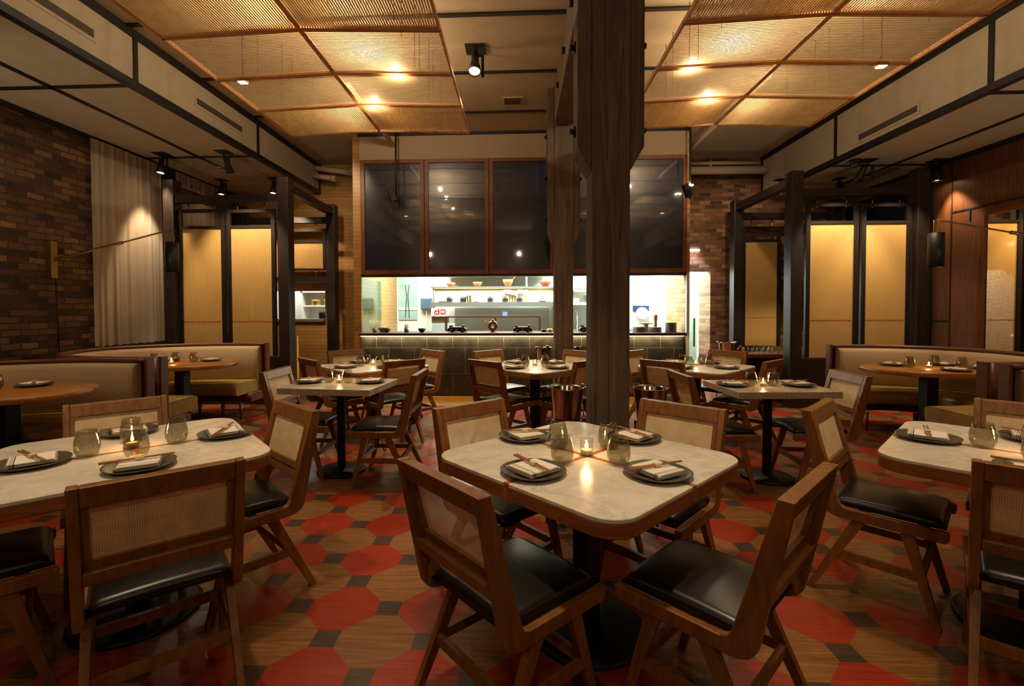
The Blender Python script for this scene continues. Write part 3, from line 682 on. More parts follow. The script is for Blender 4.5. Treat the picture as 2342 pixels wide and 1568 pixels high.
booth([(3.78,3.9),(4.3,3.88),(4.7,3.7),(4.95,3.35),(5.0,2.95),(4.9,2.55),(4.6,2.2),(4.2,2.03),(3.9,2.0)],-1,ZT,'curved oatmeal and olive leather booth nearest the camera by panelled wall',[(3.85,3.4),(3.95,2.5)],0)
# ------------------------------------------------------------------ tables
TZ=.74
def rsq(h,r,n=8,x0=None):
    p=[]
    for cx,cy_,a0 in ((h-r,h-r,0),(-h+r,h-r,90),(-h+r,-h+r,180),(h-r,-h+r,270)):
        for i in range(n+1): a=rad(a0+90*i/n); p.append((cx+r*math.cos(a),cy_+r*math.sin(a)))
    return p
def quarter(h,r,g,sx,sy,n=8):
    p=[(g,g)]+[(h,g)]+[(h-r+r*math.cos(rad(90*i/n)),h-r+r*math.sin(rad(90*i/n))) for i in range(n+1)]+[(g,h)]
    p=[(x*sx,y*sy) for x,y in p]
    return p if sx*sy>0 else p[::-1]
def make_big_table():  # rim, strips, four slabs, pedestal
    h=.468; t=thing('dining_table','x','table',group='rounded marble dining tables')
    MB().prism(rsq(h,.11),TZ-.062,TZ-.015,'z').build('wood_rim',M['rim'],t,bev=.003,seg=1)
    b=MB().box(-h-.002,h+.002,-.011,.011,TZ-.06,TZ).box(-.011,.011,-h-.002,-.011,TZ-.06,TZ).box(-.011,.011,.011,h+.002,TZ-.06,TZ); b.build('inlay_strip',M['strip'],t,fix=False)
    for sx in (-1,1):
        for s_y in (-1,1): MB().prism(quarter(h,.11,.0115,sx,s_y),TZ-.0149,TZ,'z').build('marble_slab',M['marble'],t,bev=.003)
    MB().box(-.04,.04,-.04,.04,.03,TZ-.064).box(-.25,.25,-.03,.03,TZ-.075,TZ-.063).build('pedestal',M['steel_black'],t,fix=False)
    MB().lathe([(.245,0),(.25,.012),(.23,.02),(.1,.03),(0,.032)],n=40).build('base',M['steel_black'],t)
    return t
BT=Proto(make_big_table)
BT.put((.283,2.018,0),rad(44.8),'rounded marble table with crossed wood strips in front of timber post','rounded marble dining tables')
BT.put((-1.715,2.04,0),rad(43),'rounded marble table in front of the booths along brick wall')
BT.put((2.16,2.08,0),rad(45),'rounded marble table cut by the frame edge, panelled side')
BT.put((-1.62,5.22,0),rad(45),'rounded marble table before the counter, nearest the tan tiled wall')
BT.put((.17,5.2,0),rad(45),'rounded marble table in front of the counter, middle of its row')
BT.put((1.9,5.22,0),rad(45),'rounded marble table before the counter, nearest the kitchen doorway')
def make_small_table():
    t=thing('cafe_table','x','table',group='small square stone tables')
    MB().box(-.385,.385,-.305,.305,TZ-.05,TZ).build('stone_top',M['stone'],t,bev=.003)
    MB().tube((0,0,.03),(0,0,TZ-.055),.034,n=18).box(-.2,.2,-.03,.03,TZ-.06,TZ-.0505).build('pedestal',M['steel_black'],t,fix=False)
    MB().lathe([(.195,0),(.2,.012),(.18,.024),(.06,.034),(0,.036)],n=36).build('base',M['steel_black'],t); return t
ST=Proto(make_small_table)
ST.put((-1.5,3.94,0),rad(-6),'small speckled stone table with sharp corners, brick side','small square stone tables')
ST.put((1.985,3.9,0),rad(3),'small speckled stone table with sharp corners, panelled side')
def make_booth_table():
    t=thing('booth_table','x','table',group='oval wooden booth tables')
    MB().lathe([(0,TZ-.045),(.985,TZ-.045),(1.0,TZ-.04),(1.0,TZ-.006),(.99,TZ),(0,TZ)],n=56,sx=.60,sy=.44,close=False,sup=2.3).build('tabletop',M['tabletop'],t)
    MB().box(-.055,.055,-.055,.055,.03,TZ-.046).build('pedestal',M['steel_black'],t); MB().lathe([(.235,0),(.24,.012),(.21,.024),(0,.034)],n=36).build('base',M['steel_black'],t); return t
OT=Proto(make_booth_table)
OT.put((-3.95,5.42,0),0,'oval wooden table in the booth below the curtain','oval wooden booth tables')
OT.put((-3.98,3.52,0),0,'oval wooden table in the booth below bare brick')
OT.put((4.2,5.08,0),0,'oval wooden table in the booth below the mirror')
# ------------------------------------------------------------------ chairs
def make_chair():
    t=thing('dining_chair','x','chair'); W=M['chair']
    prof=[(-.33,.86),(-.248,.455),(-.240,.42),(-.222,.395),(-.195,.382),(-.165,.378),(.2,.378),(.21,.39),(.21,.425),(-.14,.425),(-.162,.434),(-.174,.455),(-.286,.86)]
    for s in (-1,1):
        MB().prism(prof,s*.198,s*.226).build('side_frame',W,t,bev=.003)
    def xf(z): return -.18-.106*(z-.46)/.4
    def sh(y0,y1,z0,z1,a,b):
        return MB().hexa([(xf(z0)+a,y0,z0),(xf(z0)+b,y0,z0),(xf(z0)+b,y1,z0),(xf(z0)+a,y1,z0),(xf(z1)+a,y0,z1),(xf(z1)+b,y0,z1),(xf(z1)+b,y1,z1),(xf(z1)+a,y1,z1)])
    sh(-.197,.197,.795,.858,-.042,.001).build('top_rail',W,t,bev=.003)
    b=MB()
    for s in (-1,1):
        q=sh(min(s*.178,s*.197),max(s*.178,s*.197),.616,.7945,-.03,.001); b.add(q.v,q.f)
    q=sh(-.197,.197,.588,.6155,-.03,.001); b.add(q.v,q.f); b.build('backrest_frame',W,t)
    sh(-.197,.197,.545,.5875,-.062,-.004).build('lower_rail',W,t,bev=.003)
    z0,z1=.612,.798; me=bpy.data.meshes.new('cane_panel'); o_=-.013
    me.from_pydata([(xf(z0)+o_,-.181,z0),(xf(z0)+o_,.181,z0),(xf(z1)+o_,.181,z1),(xf(z1)+o_,-.181,z1)],[],[(0,1,2,3)]); uv=me.uv_layers.new()
    for i,c in enumerate([(0,0),(.362,0),(.362,.19),(0,.19)]): uv.data[i].uv=c
    me.materials.append(M['cane']); o=bpy.data.objects.new('cane_panel',me); C.objects.link(o); o.parent=t
    def top(u,v):
        x=-.212+.412*u; y=-.2+.4*v; a=abs(2*u-1); c=abs(2*v-1)
        k=max(0,(1-a**7)*(1-c**7))**.4
        return (x,y,.428+.03*min(1,k*1.35)+.022*(1-a*a)*(1-c*c))
    b=MB().grid(top,22,22); n=23
    rim=[i*n for i in range(n)]+[(n-1)*n+j for j in range(1,n)]+[i*n+n-1 for i in range(n-2,-1,-1)]+[j for j in range(n-2,0,-1)]
    b.f.append(tuple(rim)); b.sm.append(False); b.build('seat_cushion',M['leather'],t)
    for s in (-1,1):
        for a,c in (((.075,s*.2,.377),(.18,s*.212,0)),((-.095,s*.2,.377),(-.285,s*.212,0))):
            MB().bar(a,c,.028,.046,.022,.026,up=(1,0,0)).build('leg',W,t)
    for s in (-1,1): MB().bar((.118,s*.206,.2),(-.175,s*.206,.2),.018,.036).build('stretcher',W,t)
    for x in (.125,-.185): MB().bar((x,-.195,.2),(x,.195,.2),.02,.036).build('stretcher',W,t)
    return t
CH=Proto(make_chair)
TP={'T1':'marble table before the timber post','T2':'marble table near the brick side booths','T3':'marble table cut by the frame edge','T4':'counter-row table nearest the tan tiles','T5':'middle table of the counter row','T6':'counter-row table nearest the kitchen doorway','T7':'small stone table, brick side','T8':'small stone table, panelled side'}
def chairs(tab,items):
    for x,y,a,desc in items: CH.put((x,y,0),rad(a),'cane-backed chair %s of %s'%(desc,TP[tab]),'cane-backed dining chairs')
A_B,A_P,F_B,F_P='turned away, brick side','turned away, panelled side','facing us, brick side','facing us, panelled side'
chairs('T1',[(-.018,1.629,42.5,A_B),(.628,1.632,135.5,A_P),(-.055,2.30,-47,F_B),(.645,2.31,-132,F_P)])
chairs('T2',[(-1.30,1.655,130,A_P),(-1.37,2.215,230,F_P),(-2.03,2.33,-47,F_B),(-1.985,1.65,46.5,A_B)])
chairs('T3',[(1.776,2.333,-44.3,F_B),(1.86,1.72,50,A_B),(2.46,2.37,-135,F_P)])
chairs('T4',[(-1.917,4.95,46,A_B),(-1.334,4.869,133,A_P),(-1.93,5.6,-43,F_B),(-1.27,5.58,-134,F_P)])
chairs('T5',[(-.135,4.84,47,A_B),(.465,4.88,135,A_P),(-.16,5.56,-45,F_B),(.5,5.56,-135,F_P)])
chairs('T6',[(1.58,4.84,44,A_B),(2.22,4.89,134,A_P),(1.58,5.56,-45,F_B),(2.24,5.57,-139,F_P)])
chairs('T7',[(-1.75,3.93,0,'with pale lit frame at'),(-1.10,3.79,179,'in side view at')])
chairs('T8',[(1.545,3.77,3,'near the post at'),(2.24,3.80,177.5,'with grey lit frame at')])
# ------------------------------------------------------------------ table settings
def make_plate():
    t=MB().lathe([(0,.002),(.06,.0),(.082,.003),(.11,.011),(.121,.019),(.117,.0195),(.104,.0135),(.078,.008),(0,.0065)],n=44,sup=2.25,close=False).build('dinner_plate',M['plate']); tag(t,'x','plate'); return t
PL=Proto(make_plate)
def make_napkin():
    b=MB(); 
    for k,(w,d,dx,dz) in enumerate(((.152,.148,0,.0),(.15,.145,.002,.005),(.148,.142,.001,.0098))):
        def f(u,v,w=w,d=d,dx=dx,dz=dz):
            a=abs(2*u-1); c=abs(2*v-1); e=max(0,(1-a**14)*(1-c**14))**.5
            return (dx+w*(u-.5),d*(v-.5),.0122+dz+.0052*e+.003*math.sin(5*u+k)*e*v)
        b.grid(f,14,14)
        n=15; base=len(b.v)-n*n
        rim=[i*n for i in range(n)]+[(n-1)*n+j for j in range(1,n)]+[i*n+n-1 for i in range(n-2,-1,-1)]+[j for j in range(n-2,0,-1)]
        b.f.append(tuple(base+r for r in rim)); b.sm.append(False)
    t=b.build('napkin',M['napkin']); tag(t,'x','napkin'); return t
NP=Proto(make_napkin)
def make_sticks():
    t=thing('chopsticks','x','chopsticks')
    for y,a in ((-.005,.012),(.005,-.01)):
        MB().tube((-.125,y-a*.1,.036),(.115,y+a*.1,.0355),.0042,.0022,n=8).build('chopstick',M['stick'],t)
    MB().cbox((.0,0,.0358),(.026,.022,.0105)).build('paper_band',M['paper'],t); return t
CS=Proto(make_sticks)
def make_glass():
    o=[(0,.002),(.026,.0),(.036,.007),(.045,.028),(.0465,.046),(.044,.07),(.038,.095),(.0345,.112)]
    i=[(.0335,.112),(.037,.095),(.0425,.07),(.0445,.046),(.043,.03),(.034,.012),(.02,.007),(0,.0065)]
    t=MB().lathe(o+i,n=32,close=False).build('stemless_glass',M['smoke']); tag(t,'x','glass'); return t
GL=Proto(make_glass)
def make_candle():
    t=thing('votive_candle','x','candle')
    MB().lathe([(0,0),(.024,0),(.027,.004),(.028,.07),(.0262,.07),(.025,.008),(0,.007)],n=24,close=False).build('glass_cup',M['clear'],t)
    MB().lathe([(.0235,.0085),(.0235,.026),(0,.025)],n=20).build('wax',M['wax'],t)
    MB().lathe([(0,.03),(.0055,.036),(.0062,.044),(.003,.056),(0,.066)],n=12,close=False).build('flame',M['flame'],t); return t
CD=Proto(make_candle)
def glow(x,y,e=.55): light('POINT',(x,y,TZ+.085),e,(1,.55,.22),.02,name='candle_light')
def setting(tab,cx,cy_,rot,seats,tp,pr=.325,gr=.158,goff=0,candle=True):
    """seats: list of (angle offset deg in table frame, description, plate radius)"""
    for ang,d,r_ in seats:
        a=rad(rot+ang); ux,uy=math.cos(a),math.sin(a); r=r_ or pr
        x,y=cx+ux*r,cy_+uy*r; lab='%s of %s'%(d,tp); j=random.uniform(-.25,.25)
        PL.put((x,y,TZ+.0005),a+j,'dark stoneware plate, %s'%lab,'dark stoneware plates')
        NP.put((x,y,TZ+.0045),a+j+PI*random.choice((0,.5)),'folded white napkin, %s'%lab,'folded napkins')
        CS.put((x,y,TZ+.0035),a+j+PI/2+random.uniform(-.5,.5),'banded chopsticks, %s'%lab,'banded chopstick pairs')
        if gr: GL.put((cx+ux*gr-uy*goff,cy_+uy*gr+ux*goff,TZ+.0005),a,'smoky stemless glass, %s'%lab,'smoky stemless glasses')
    if candle:
        CD.put((cx,cy_,TZ+.0005),0,'lit votive candle on %s'%tp,'lit votive candles'); glow(cx,cy_)
NB,NPn,FB,FP='near brick-side place','near panelled-side place','far brick-side place','far panelled-side place'
TS={'T1':'marble table before timber post','T2':'marble table near brick-side booths','T3':'marble table cut by frame edge','T4':'counter-row table nearest tan tiles','T5':'middle counter-row table','T6':'counter-row table nearest kitchen doorway'}
quad=lambda fr=.36:[(180,NB,None),(270,NPn,None),(90,FB,fr),(0,FP,fr)]
setting('T1',.283,2.018,44.8,quad(.365),TS['T1'],pr=.325)
setting('T2',-1.715,2.04,43,quad(),TS['T2'],candle=False); CD.put((-1.74,2.06,TZ+.0005),0,'lit votive candle on %s'%TS['T2'],'lit votive candles'); glow(-1.74,2.06)
setting('T3',2.16,2.08,45,[(180,NB,None),(270,NPn,None),(90,FB,.34),(0,FP,None)],TS['T3'])
for k,(x,y) in (('T4',(-1.62,5.22)),('T5',(.17,5.2)),('T6',(1.9,5.22))): setting(k,x,y,45,quad(.33),TS[k],pr=.32,gr=.15)
def pair(cx,cy_,rot,tp,items):
    for ang,pr,gr,d in items:
        a=rad(rot+ang); lab='%s of %s'%(d,tp); j=random.uniform(-.2,.2)
        x,y=cx+math.cos(a)*pr,cy_+math.sin(a)*pr; PL.put((x,y,TZ+.0005),a+j,'dark stoneware plate, %s'%lab,'dark stoneware plates'); NP.put((x,y,TZ+.0045),a+j,'folded white napkin, %s'%lab,'folded napkins'); CS.put((x,y,TZ+.0035),a+j+.4,'banded chopsticks, %s'%lab,'banded chopstick pairs')
        GL.put((cx+math.cos(a)*gr,cy_+math.sin(a)*gr,TZ+.0005),0,'smoky stemless glass, %s'%lab,'smoky stemless glasses')
    CD.put((cx,cy_,TZ+.0005),0,'lit votive candle on %s'%tp,'lit votive candles'); glow(cx,cy_)
pair(-1.525,3.97,0,'small stone table on brick side',[(178,.265,.09,'place by the pale-framed chair'),(2,.268,.072,'place by the side-view chair')])
pair(1.935,3.87,0,'small stone table on panelled side',[(176,.235,.092,'place by the chair near post'),(4,.285,.075,'place by the grey-lit chair')])
def booth_set(tp,cx,cy_,plates,glasses,candle):
    for x,y,d in plates:
        lab='%s of %s'%(d,tp); PL.put((x,y,TZ+.0005),random.random()*3,'dark stoneware plate, %s'%lab,'dark stoneware plates'); NP.put((x,y,TZ+.0045),random.random()*3,'folded white napkin, %s'%lab,'folded napkins'); CS.put((x,y,TZ+.0035),random.random()*3,'banded chopsticks, %s'%lab,'banded chopstick pairs')
    for x,y,d in glasses: GL.put((x,y,TZ+.0005),0,'smoky stemless glass, %s of %s'%(d,tp),'smoky stemless glasses')
    if candle: CD.put((candle[0],candle[1],TZ+.0005),0,'lit votive candle on %s'%tp,'lit votive candles'); glow(*candle,e=.6)
booth_set('oval table below the curtain',0,0,[(-4.13,5.2,'near side'),(-4.3,5.66,'far side'),(-3.75,5.65,'open end')],[(-4.27,5.4,'brick wall side'),(-4.13,5.56,'middle'),(-3.88,5.52,'open end')],(-3.99,5.3))
booth_set('oval table below bare brick',0,0,[(-3.98,3.74,'far side')],[(-4.13,3.58,'far side')],None)
booth_set('oval table below the mirror',0,0,[(4.0,5.3,'post side'),(4.55,5.3,'far side'),(4.25,4.83,'near side'),(4.68,5.02,'wall side')],[(4.06,5.14,'post side'),(4.42,5.28,'far side'),(4.5,5.05,'wall side')],(4.2,5.08))
# ------------------------------------------------------------------ wine buckets on stands
def make_bucket():
    t=thing('wine_bucket','x','wine bucket')
    MB().lathe([(0,.64),(.075,.64),(.08,.645),(.102,.86),(.107,.868),(.1035,.868),(.098,.858),(.076,.65),(0,.648)],n=36,close=False).build('bucket',M['chrome'],t)
    for s in (-1,1): MB().path([(s*.104,-.03,.855),(s*.125,-.03,.875),(s*.125,.03,.875),(s*.104,.03,.855)],.006,n=8).build('handle',M['chrome'],t)
    b=MB().lathe([(.086,.655),(.094,.65),(.096,.66),(.088,.665)],n=28)
    for k in range(3): a=2*PI*k/3+.5; b.tube((.092*math.cos(a),.092*math.sin(a),.655),(.13*math.cos(a),.13*math.sin(a),0),.007,n=8)
    b.lathe([(.118,.18),(.124,.175),(.126,.185)],n=28); b.build('stand',M['blackiron'],t); return t
WB=Proto(make_bucket)
WB.put((.30,3.0,0),.4,'steel wine bucket on stand beside the nearer timber post, brick side','steel wine buckets'); WB.put((.815,3.0,0),2.2,'steel wine bucket on stand beside the nearer timber post, panelled side')
WB.put((.31,6.15,0),1,'steel wine bucket beside the farther timber post, brick side'); WB.put((.81,6.15,0),0,'steel wine bucket beside the farther timber post, panelled side'); WB.put((2.98,7.0,0),0,'steel wine bucket beside the service sideboard')
# ------------------------------------------------------------------ service station and boards
t=thing('service_sideboard','low wooden service sideboard between timber posts, panelled side','sideboard',(3.5,7.25,0))
MB().box(-.36,.3,-.22,.22,.64,.69).build('top',M['frame_wood'],t,bev=.004); MB().box(-.36,-.32,-.2,.2,0,.64).box(.26,.3,-.2,.2,0,.64).box(-.32,.26,.17,.2,0,.64).build('carcass',M['counter'],t,fix=False); MB().box(-.32,.26,-.2,.17,.3,.33).build('shelf',M['frame_wood'],t)
MB().bar((-.34,-.19,.71),(-.2,.0,.76),.02,.1).build('raised_flap',M['frame_wood'],t)
tag(MB().lathe([(.035,0),(.038,.005),(.038,.075),(.03,.08),(0,.078)],c=(3.34,7.3,.6905)).build('pillar_candle',M['wax']),'cream pillar candle on the service sideboard','candle')
for i in range(10):
    x=3.42+(i%5)*.075; y=7.14+(i//5)*.1
    tag(MB().lathe([(.03,0),(.033,.04),(.026,.085),(.0,.088)],c=(x,y,.6905),n=14).build('upturned_glass',M['clear']),'clear upturned glass in the cluster on the service sideboard','glass','upturned glasses on the service sideboard')
tag(MB().box(-3.31,-3.26,6.86,6.92,0,.97).build('upright_board',M['yellow'],bev=.004),'narrow yellow upright board beside the timber post, brick side','board')
tag(MB().box(3.8,3.9,7.0,7.04,0,1.04).build('upright_board',M['creamfab'],bev=.004),'pale upright board beside the timber post, panelled side','board')
# ------------------------------------------------------------------ kitchen counter and overhead screens
t=thing('kitchen_counter','long slate tiled kitchen counter with dark wood top','counter',(.04,7.62,0))
MB().box(-2.52,2.46,-.22,.2,0,.93).build('slate_front',M['slate'],t); MB().box(-2.53,2.49,-.3,.34,.945,.99).build('countertop',M['counter'],t,bev=.004); MB().box(-2.52,2.46,-.25,-.23,.934,.944).build('light_strip',M['led'],t)
for k in range(5):
    x0=-2.47+k*1.004; 
    t=thing('overhead_screen','%s dark blue mesh screen above the counter'%['first from tan tiles','second from tan tiles','middle','second from doorway','doorway end'][k],'screen',(x0+.502,7.42,1.9),0,'blue mesh screens over the counter'); hw=.497
    b=MB().box(-hw,-hw+.06,-.03,.03,0,1.775).box(hw-.06,hw,-.03,.03,0,1.775).box(-hw+.06,hw-.06,-.03,.03,0,.07).box(-hw+.06,hw-.06,-.03,.03,1.725,1.775)
    b.build('frame',M['frame_wood'],t,fix=False); MB().box(-hw+.06,hw-.06,-.006,.006,.07,1.725).build('mesh_panel',M['bluemesh'],t)
struct(MB().box(-2.48,2.55,7.4,7.5,1.865,1.898).build('trim_90',M['black'])); struct(MB().box(-2.48,2.55,7.52,7.6,1.9,3.68).build('light_block_behind_screens',M['black']))  # black box behind is unseen, added to stop kitchen light leaking between screens
# ------------------------------------------------------------------ kitchen contents
def lath(name,prof,c,mat,label,cat,group=None,n=22,close=True):
    o=MB().lathe(prof,n=n,close=close).build(name,M[mat],loc=c); return tag(o,label,cat,group)
CT=.9905
BW=lambda r,h:[(r*.45,0),(r*.5,.004),(r*.85,h*.55),(r,h),(r*.95,h),(r*.78,h*.5),(0,h*.2)]
CUP=lambda r,h:[(r*.85,0),(r,.006),(r*1.02,h),(r*.93,h),(r*.85,.012),(0,.01)]
# left end of the counter
t=thing('stick_cup','cup of fanned pale wooden sticks on the counter end','cup',(-2.31,7.56,CT)); MB().lathe(CUP(.032,.07),n=18).build('cup',M['greyplate'],t)
for i in range(9): 
    a=(i-4)*.11; MB().tube((a*.12,random.uniform(-.015,.015),.02),(a*.22,random.uniform(-.02,.02),.19),.004,n=6).build('stick',M['bamboo'],t)
lath('bowl',BW(.075,.075),(-2.235,7.72,CT),'greyplate','grey bowl behind the fanned sticks on the counter','bowl'); lath('bowl',BW(.07,.075),(-2.12,7.56,CT),'brownbox','brown footed bowl near the counter end','bowl')
t=thing('stick_cup','cup packed with upright chopsticks on the counter','cup',(-1.796,7.55,CT)); MB().lathe(CUP(.038,.075),n=18).build('cup',M['greyplate'],t)
for i in range(12): a=2*PI*i/12; MB().tube((.02*math.cos(a),.02*math.sin(a),.02),(.03*math.cos(a),.03*math.sin(a),.135),.005,n=6).build('stick',M['bamboo'],t)
lath('bowl',BW(.065,.065),(-1.55,7.55,CT),'ceramic_d','small dark bowl on the counter below the paper dispenser','bowl')
def make_stove():
    t=thing('portable_stove','x','stove')
    MB().prism([(-.15,.015),(-.15,.05),(-.11,.085),(.11,.085),(.15,.05),(.15,.015)],-.1,.1).build('body',M['blackiron'],t,bev=.004)
    for s in (-1,1):
        MB().box(s*.1-.02,s*.1+.02,-.08,.08,.0855,.11).build('pan_support',M['blackiron'],t)
        MB().box(s*.08-.02,s*.08+.02,-.09,.09,0,.0148).build('foot',M['blackiron'],t)
    for x in (-.09,0,.09): MB().tube((x,-.1,.04),(x,-.118,.04),.013,n=12).build('knob',M['brass_dull'],t)
    return t
SV=Proto(make_stove)
SV.put((-.985,7.58,CT),0,'black portable stove on the counter below the red poster','portable stoves'); SV.put((.055,7.58,CT),0,'black portable stove on the counter beside the ring teapot'); SV.put((1.09,7.58,CT),0,'black portable stove on the counter half behind the posts')
t=thing('ring_teapot','brown ring shaped teapot on the counter','teapot',(-.42,7.58,CT+.1)); n=24
ring=MB(); R_,r_=.055,.028
ring.grid(lambda u,v:((R_+r_*math.cos(2*PI*v))*math.cos(2*PI*u),r_*math.sin(2*PI*v),(R_+r_*math.cos(2*PI*v))*math.sin(2*PI*u)),28,12); ring.build('body',M['copper'],t); MB().tube((-.07,0,.03),(-.125,0,.08),.008,.005,n=8).build('spout',M['copper'],t); MB().box(-.03,.03,-.025,.025,-.1,-.08).build('foot',M['copper'],t); MB().lathe([(.02,.083),(.02,.1),(0,.108)],n=12).build('lid',M['copper'],t)
lath('cup',CUP(.04,.055),(.485,7.6,CT),'bamboo','tan cup on the counter beside the farther timber post','cup'); lath('cup',CUP(.045,.04),(.39,7.62,CT),'ceramic_d','low dark cup next to the tan cup','cup')
def stack(name,x,y,z,r,n,th,mat,label,grp):
    for i in range(n): tag(MB().lathe([(r*.75,0),(r*.98,th*.18),(r,th*.92),(r*.9,th*.95),(r*.6,th*.7),(0,th*.7)],n=24).build(name,M[mat],loc=(x,y,z+i*th)),label%['lowest','second','third','fourth','fifth','sixth','seventh','eighth'][i],'plate',grp)
stack('plate',1.88,7.58,CT,.1,5,.0165,'greyplate','grey plate, %s of the stack beside the nearer post','grey plate stack'); stack('plate',2.13,7.6,CT,.1,5,.0155,'greyplate','grey plate, %s of the stack under the pepper mill','grey plate stack')
stack('plate',2.37,7.58,CT,.086,8,.0185,'darkplate','charcoal plate, %s of the tall stack at counter end','charcoal plate stack')
lath('platter',[(.05,0),(.1,.01),(.115,.02),(.1,.02),(0,.012)],(2.02,7.72,CT+.115),'greyplate','wide grey platter raised between the grey plate stacks','plate')
MBp=lath('pepper_mill',[(.03,0),(.032,.01),(.024,.07),(.021,.15),(.028,.2),(.032,.235),(.028,.26),(.012,.276),(0,.28)],(2.19,7.78,CT),'mill','tall wooden pepper mill behind the grey plates','pepper mill')
# platter support
tag(MB().box(1.99,2.05,7.69,7.75,CT,CT+.113).build('plate_riser',M['stainless']),'small steel riser under the wide grey platter','riser')
# back rack
t=thing('pass_shelf','stainless steel pass shelf unit in the middle of the kitchen','shelf unit',(-.48,9.0,0)); x0,x1=-1.16,1.17
MB().box(x0,x1,-.2,.2,1.745,1.775).build('upper_shelf',M['stainless'],t); MB().box(x0,x1,-.25,.2,1.405,1.485).build('lower_shelf',M['stainless'],t)
for x in (x0+.02,.62,x1-.02): MB().box(x-.018,x+.018,.0,.04,1.4865,1.97).build('upright',M['stainless'],t)
for x in (x0+.02,x1-.02): MB().box(x-.018,x+.018,.0,.04,0,1.404).build('upright',M['stainless'],t)
MB().box(x0,x1,.165,.185,1.4865,1.744).build('back_panel',plain('lit_back_panel',(226,214,176),.5),t)
z1,z2=1.4865,1.7765
for x,lab in ((-1.3,'dark pot at the poster end of the lower kitchen shelf'),(-1.05,'second dark pot from the poster on the lower kitchen shelf'),(-.54,'dark pot with white topping right of the white canister'),(-.26,'brownish dark pot mid lower kitchen shelf'),(.006,'dark pot in front of white blossoms')):
    lath('pot',[(.05,0),(.054,.004),(.066,.11),(.06,.11),(.045,.02),(0,.015)],(x,8.9,z1),'ceramic_d',lab,'pot','dark pots on the lower kitchen shelf')
lath('canister',CUP(.06,.1),(-.8,8.9,z1),'ceramic_w','white canister among the dark pots','canister')
for i in range(4): 
    tag(MB().box(-.975+i*.022,-.957+i*.022,8.84,8.98,z1,z1+.125).build('book',M[['ceramic_d','bamboo','greyplate','brownbox'][i]]),'slim upright book, %s of four on the kitchen shelf'%['first','second','third','last'][i],'book','books on the kitchen shelf')
tag(MB().box(-1.5,-1.36,8.86,8.98,z1,z1+.015).build('tray',M['ceramic_d']),'flat dark tray at the end of the lower kitchen shelf','tray')
for x,r,h,mt,lab in ((-1.284,.09,.075,'orange','shallow orange wood bowl, first on the upper kitchen shelf'),(-.778,.09,.085,'orange','orange wood bowl below the lamp, second on upper shelf'),(-.208,.1,.13,'orange','deep orange bowl with a spoon on the upper shelf'),(.49,.12,.1,'orange_red','red clay bowl on the upper kitchen shelf')):
    lath('bowl',BW(r,h),(x,8.95,z2),mt,lab,'bowl','bowls on the upper kitchen shelf')
tag(MB().tube((-.16,8.95,z2+.08),(-.06,8.93,z2+.2),.006,n=6).build('spoon',M['orange']),'wooden spoon sticking out of the deep orange bowl','spoon')
for i in range(4): tag(MB().lathe([(.06,0),(.092,.02),(.096,.03),(.085,.03),(0,.018)],n=20).build('bowl',M['ceramic_w'],loc=(.43,8.92,z1+i*.027)),'white bowl, %s of the stack on lower kitchen shelf'%['lowest','second','third','topmost'][i],'bowl','white bowl stack')
t=thing('blossom_bunch','bunch of white blossoms with dark stems behind the pots','flowers',(-.15,9.06,z1+.005))
for i in range(7):
    x=-.17+i*.065; z=.125+.05*((i*3)%4)/3
    MB().tube((x*.7,0,0),(x,0,z),.006,n=6).build('stem',M['stem'],t); MB().lathe([(0,-.04),(.035,-.025),(.045,.01),(.032,.045),(0,.04)],c=(x,0,z+.02),n=10,close=False).build('blossom',M['blossom'],t)
# stove hood, back range, poster etc.
t=thing('extractor_hood','stainless extractor hood above the kitchen shelves','hood',(-.45,9.35,1.98)); MB().prism([(-.98,0),(.98,0),(.95,.1),(-.95,.1)],-.32,.3).build('canopy',M['stainless'],t); MB().box(-.9,.9,-.28,.26,.1005,.74).build('duct',M['stainless'],t)
t=thing('cooking_range','stainless cooking range behind the pass shelf','range',(-.35,9.45,0)); MB().box(-.95,.95,-.22,.22,0,.95).build('body',M['stainless'],t); MB().box(-.95,.95,.16,.2,.9505,1.38).build('backsplash',M['stainless'],t)
for i in range(5): MB().tube((-.6+i*.06,-.22,.9),(-.6+i*.06,-.25,.9),.015,n=10).build('knob',M['ceramic_w'],t)
MB().box(.02,.11,.145,.159,1.22,1.3).build('display',emit('blue_display',(120,170,255),1.2),t)
t=thing('poster','white poster with red round emblem and bars on the kitchen shelf end','poster',(-1.45,8.72,1.31)); MB().box(-.165,.165,0,.012,-.07,.07).build('sheet',M['paper_white'],t); MB().box(-.17,.17,.012,.03,-.075,.075).build('frame',M['stainless'],t)
MB().tube((-.07,-.002,-.012),(-.07,-.0005,-.012),.045,n=24).box(-.04,-.01,-.002,-.0005,-.05,.055).box(.005,.09,-.002,-.0005,-.05,.05).box(.1,.112,-.002,-.0005,-.05,.04).build('emblem',M['posterred'],t,fix=False)
MB().tube((-.085,-.004,-.02),(-.085,-.0025,-.02),.012,n=14).tube((-.05,-.004,-.015),(-.05,-.0025,-.015),.016,n=14).box(.02,.07,-.004,-.0025,-.02,.02).build('emblem_dots',M['paper_white'],t,fix=False)
tag(MB().box(-1.62,-1.33,8.78,8.98,1.1,1.22).build('cardboard_box',M['brownbox']),'brown box below the red and white poster','box'); tag(MB().box(-1.6,-1.2,8.7,8.98,.55,1.098).build('undercounter_fridge',M['ktile']),'pale grey undercounter unit below the brown box','fridge')
t=thing('sneeze_guard','bronze tube guard rail standing behind the counter items','rail',(-.45,8.2,0)); b=MB()
b.box(-.82,.81,-.012,.012,1.21,1.235)
for x in (-.81,.04,.8): b.box(x-.02,x+.02,-.012,.012,.9,1.21)
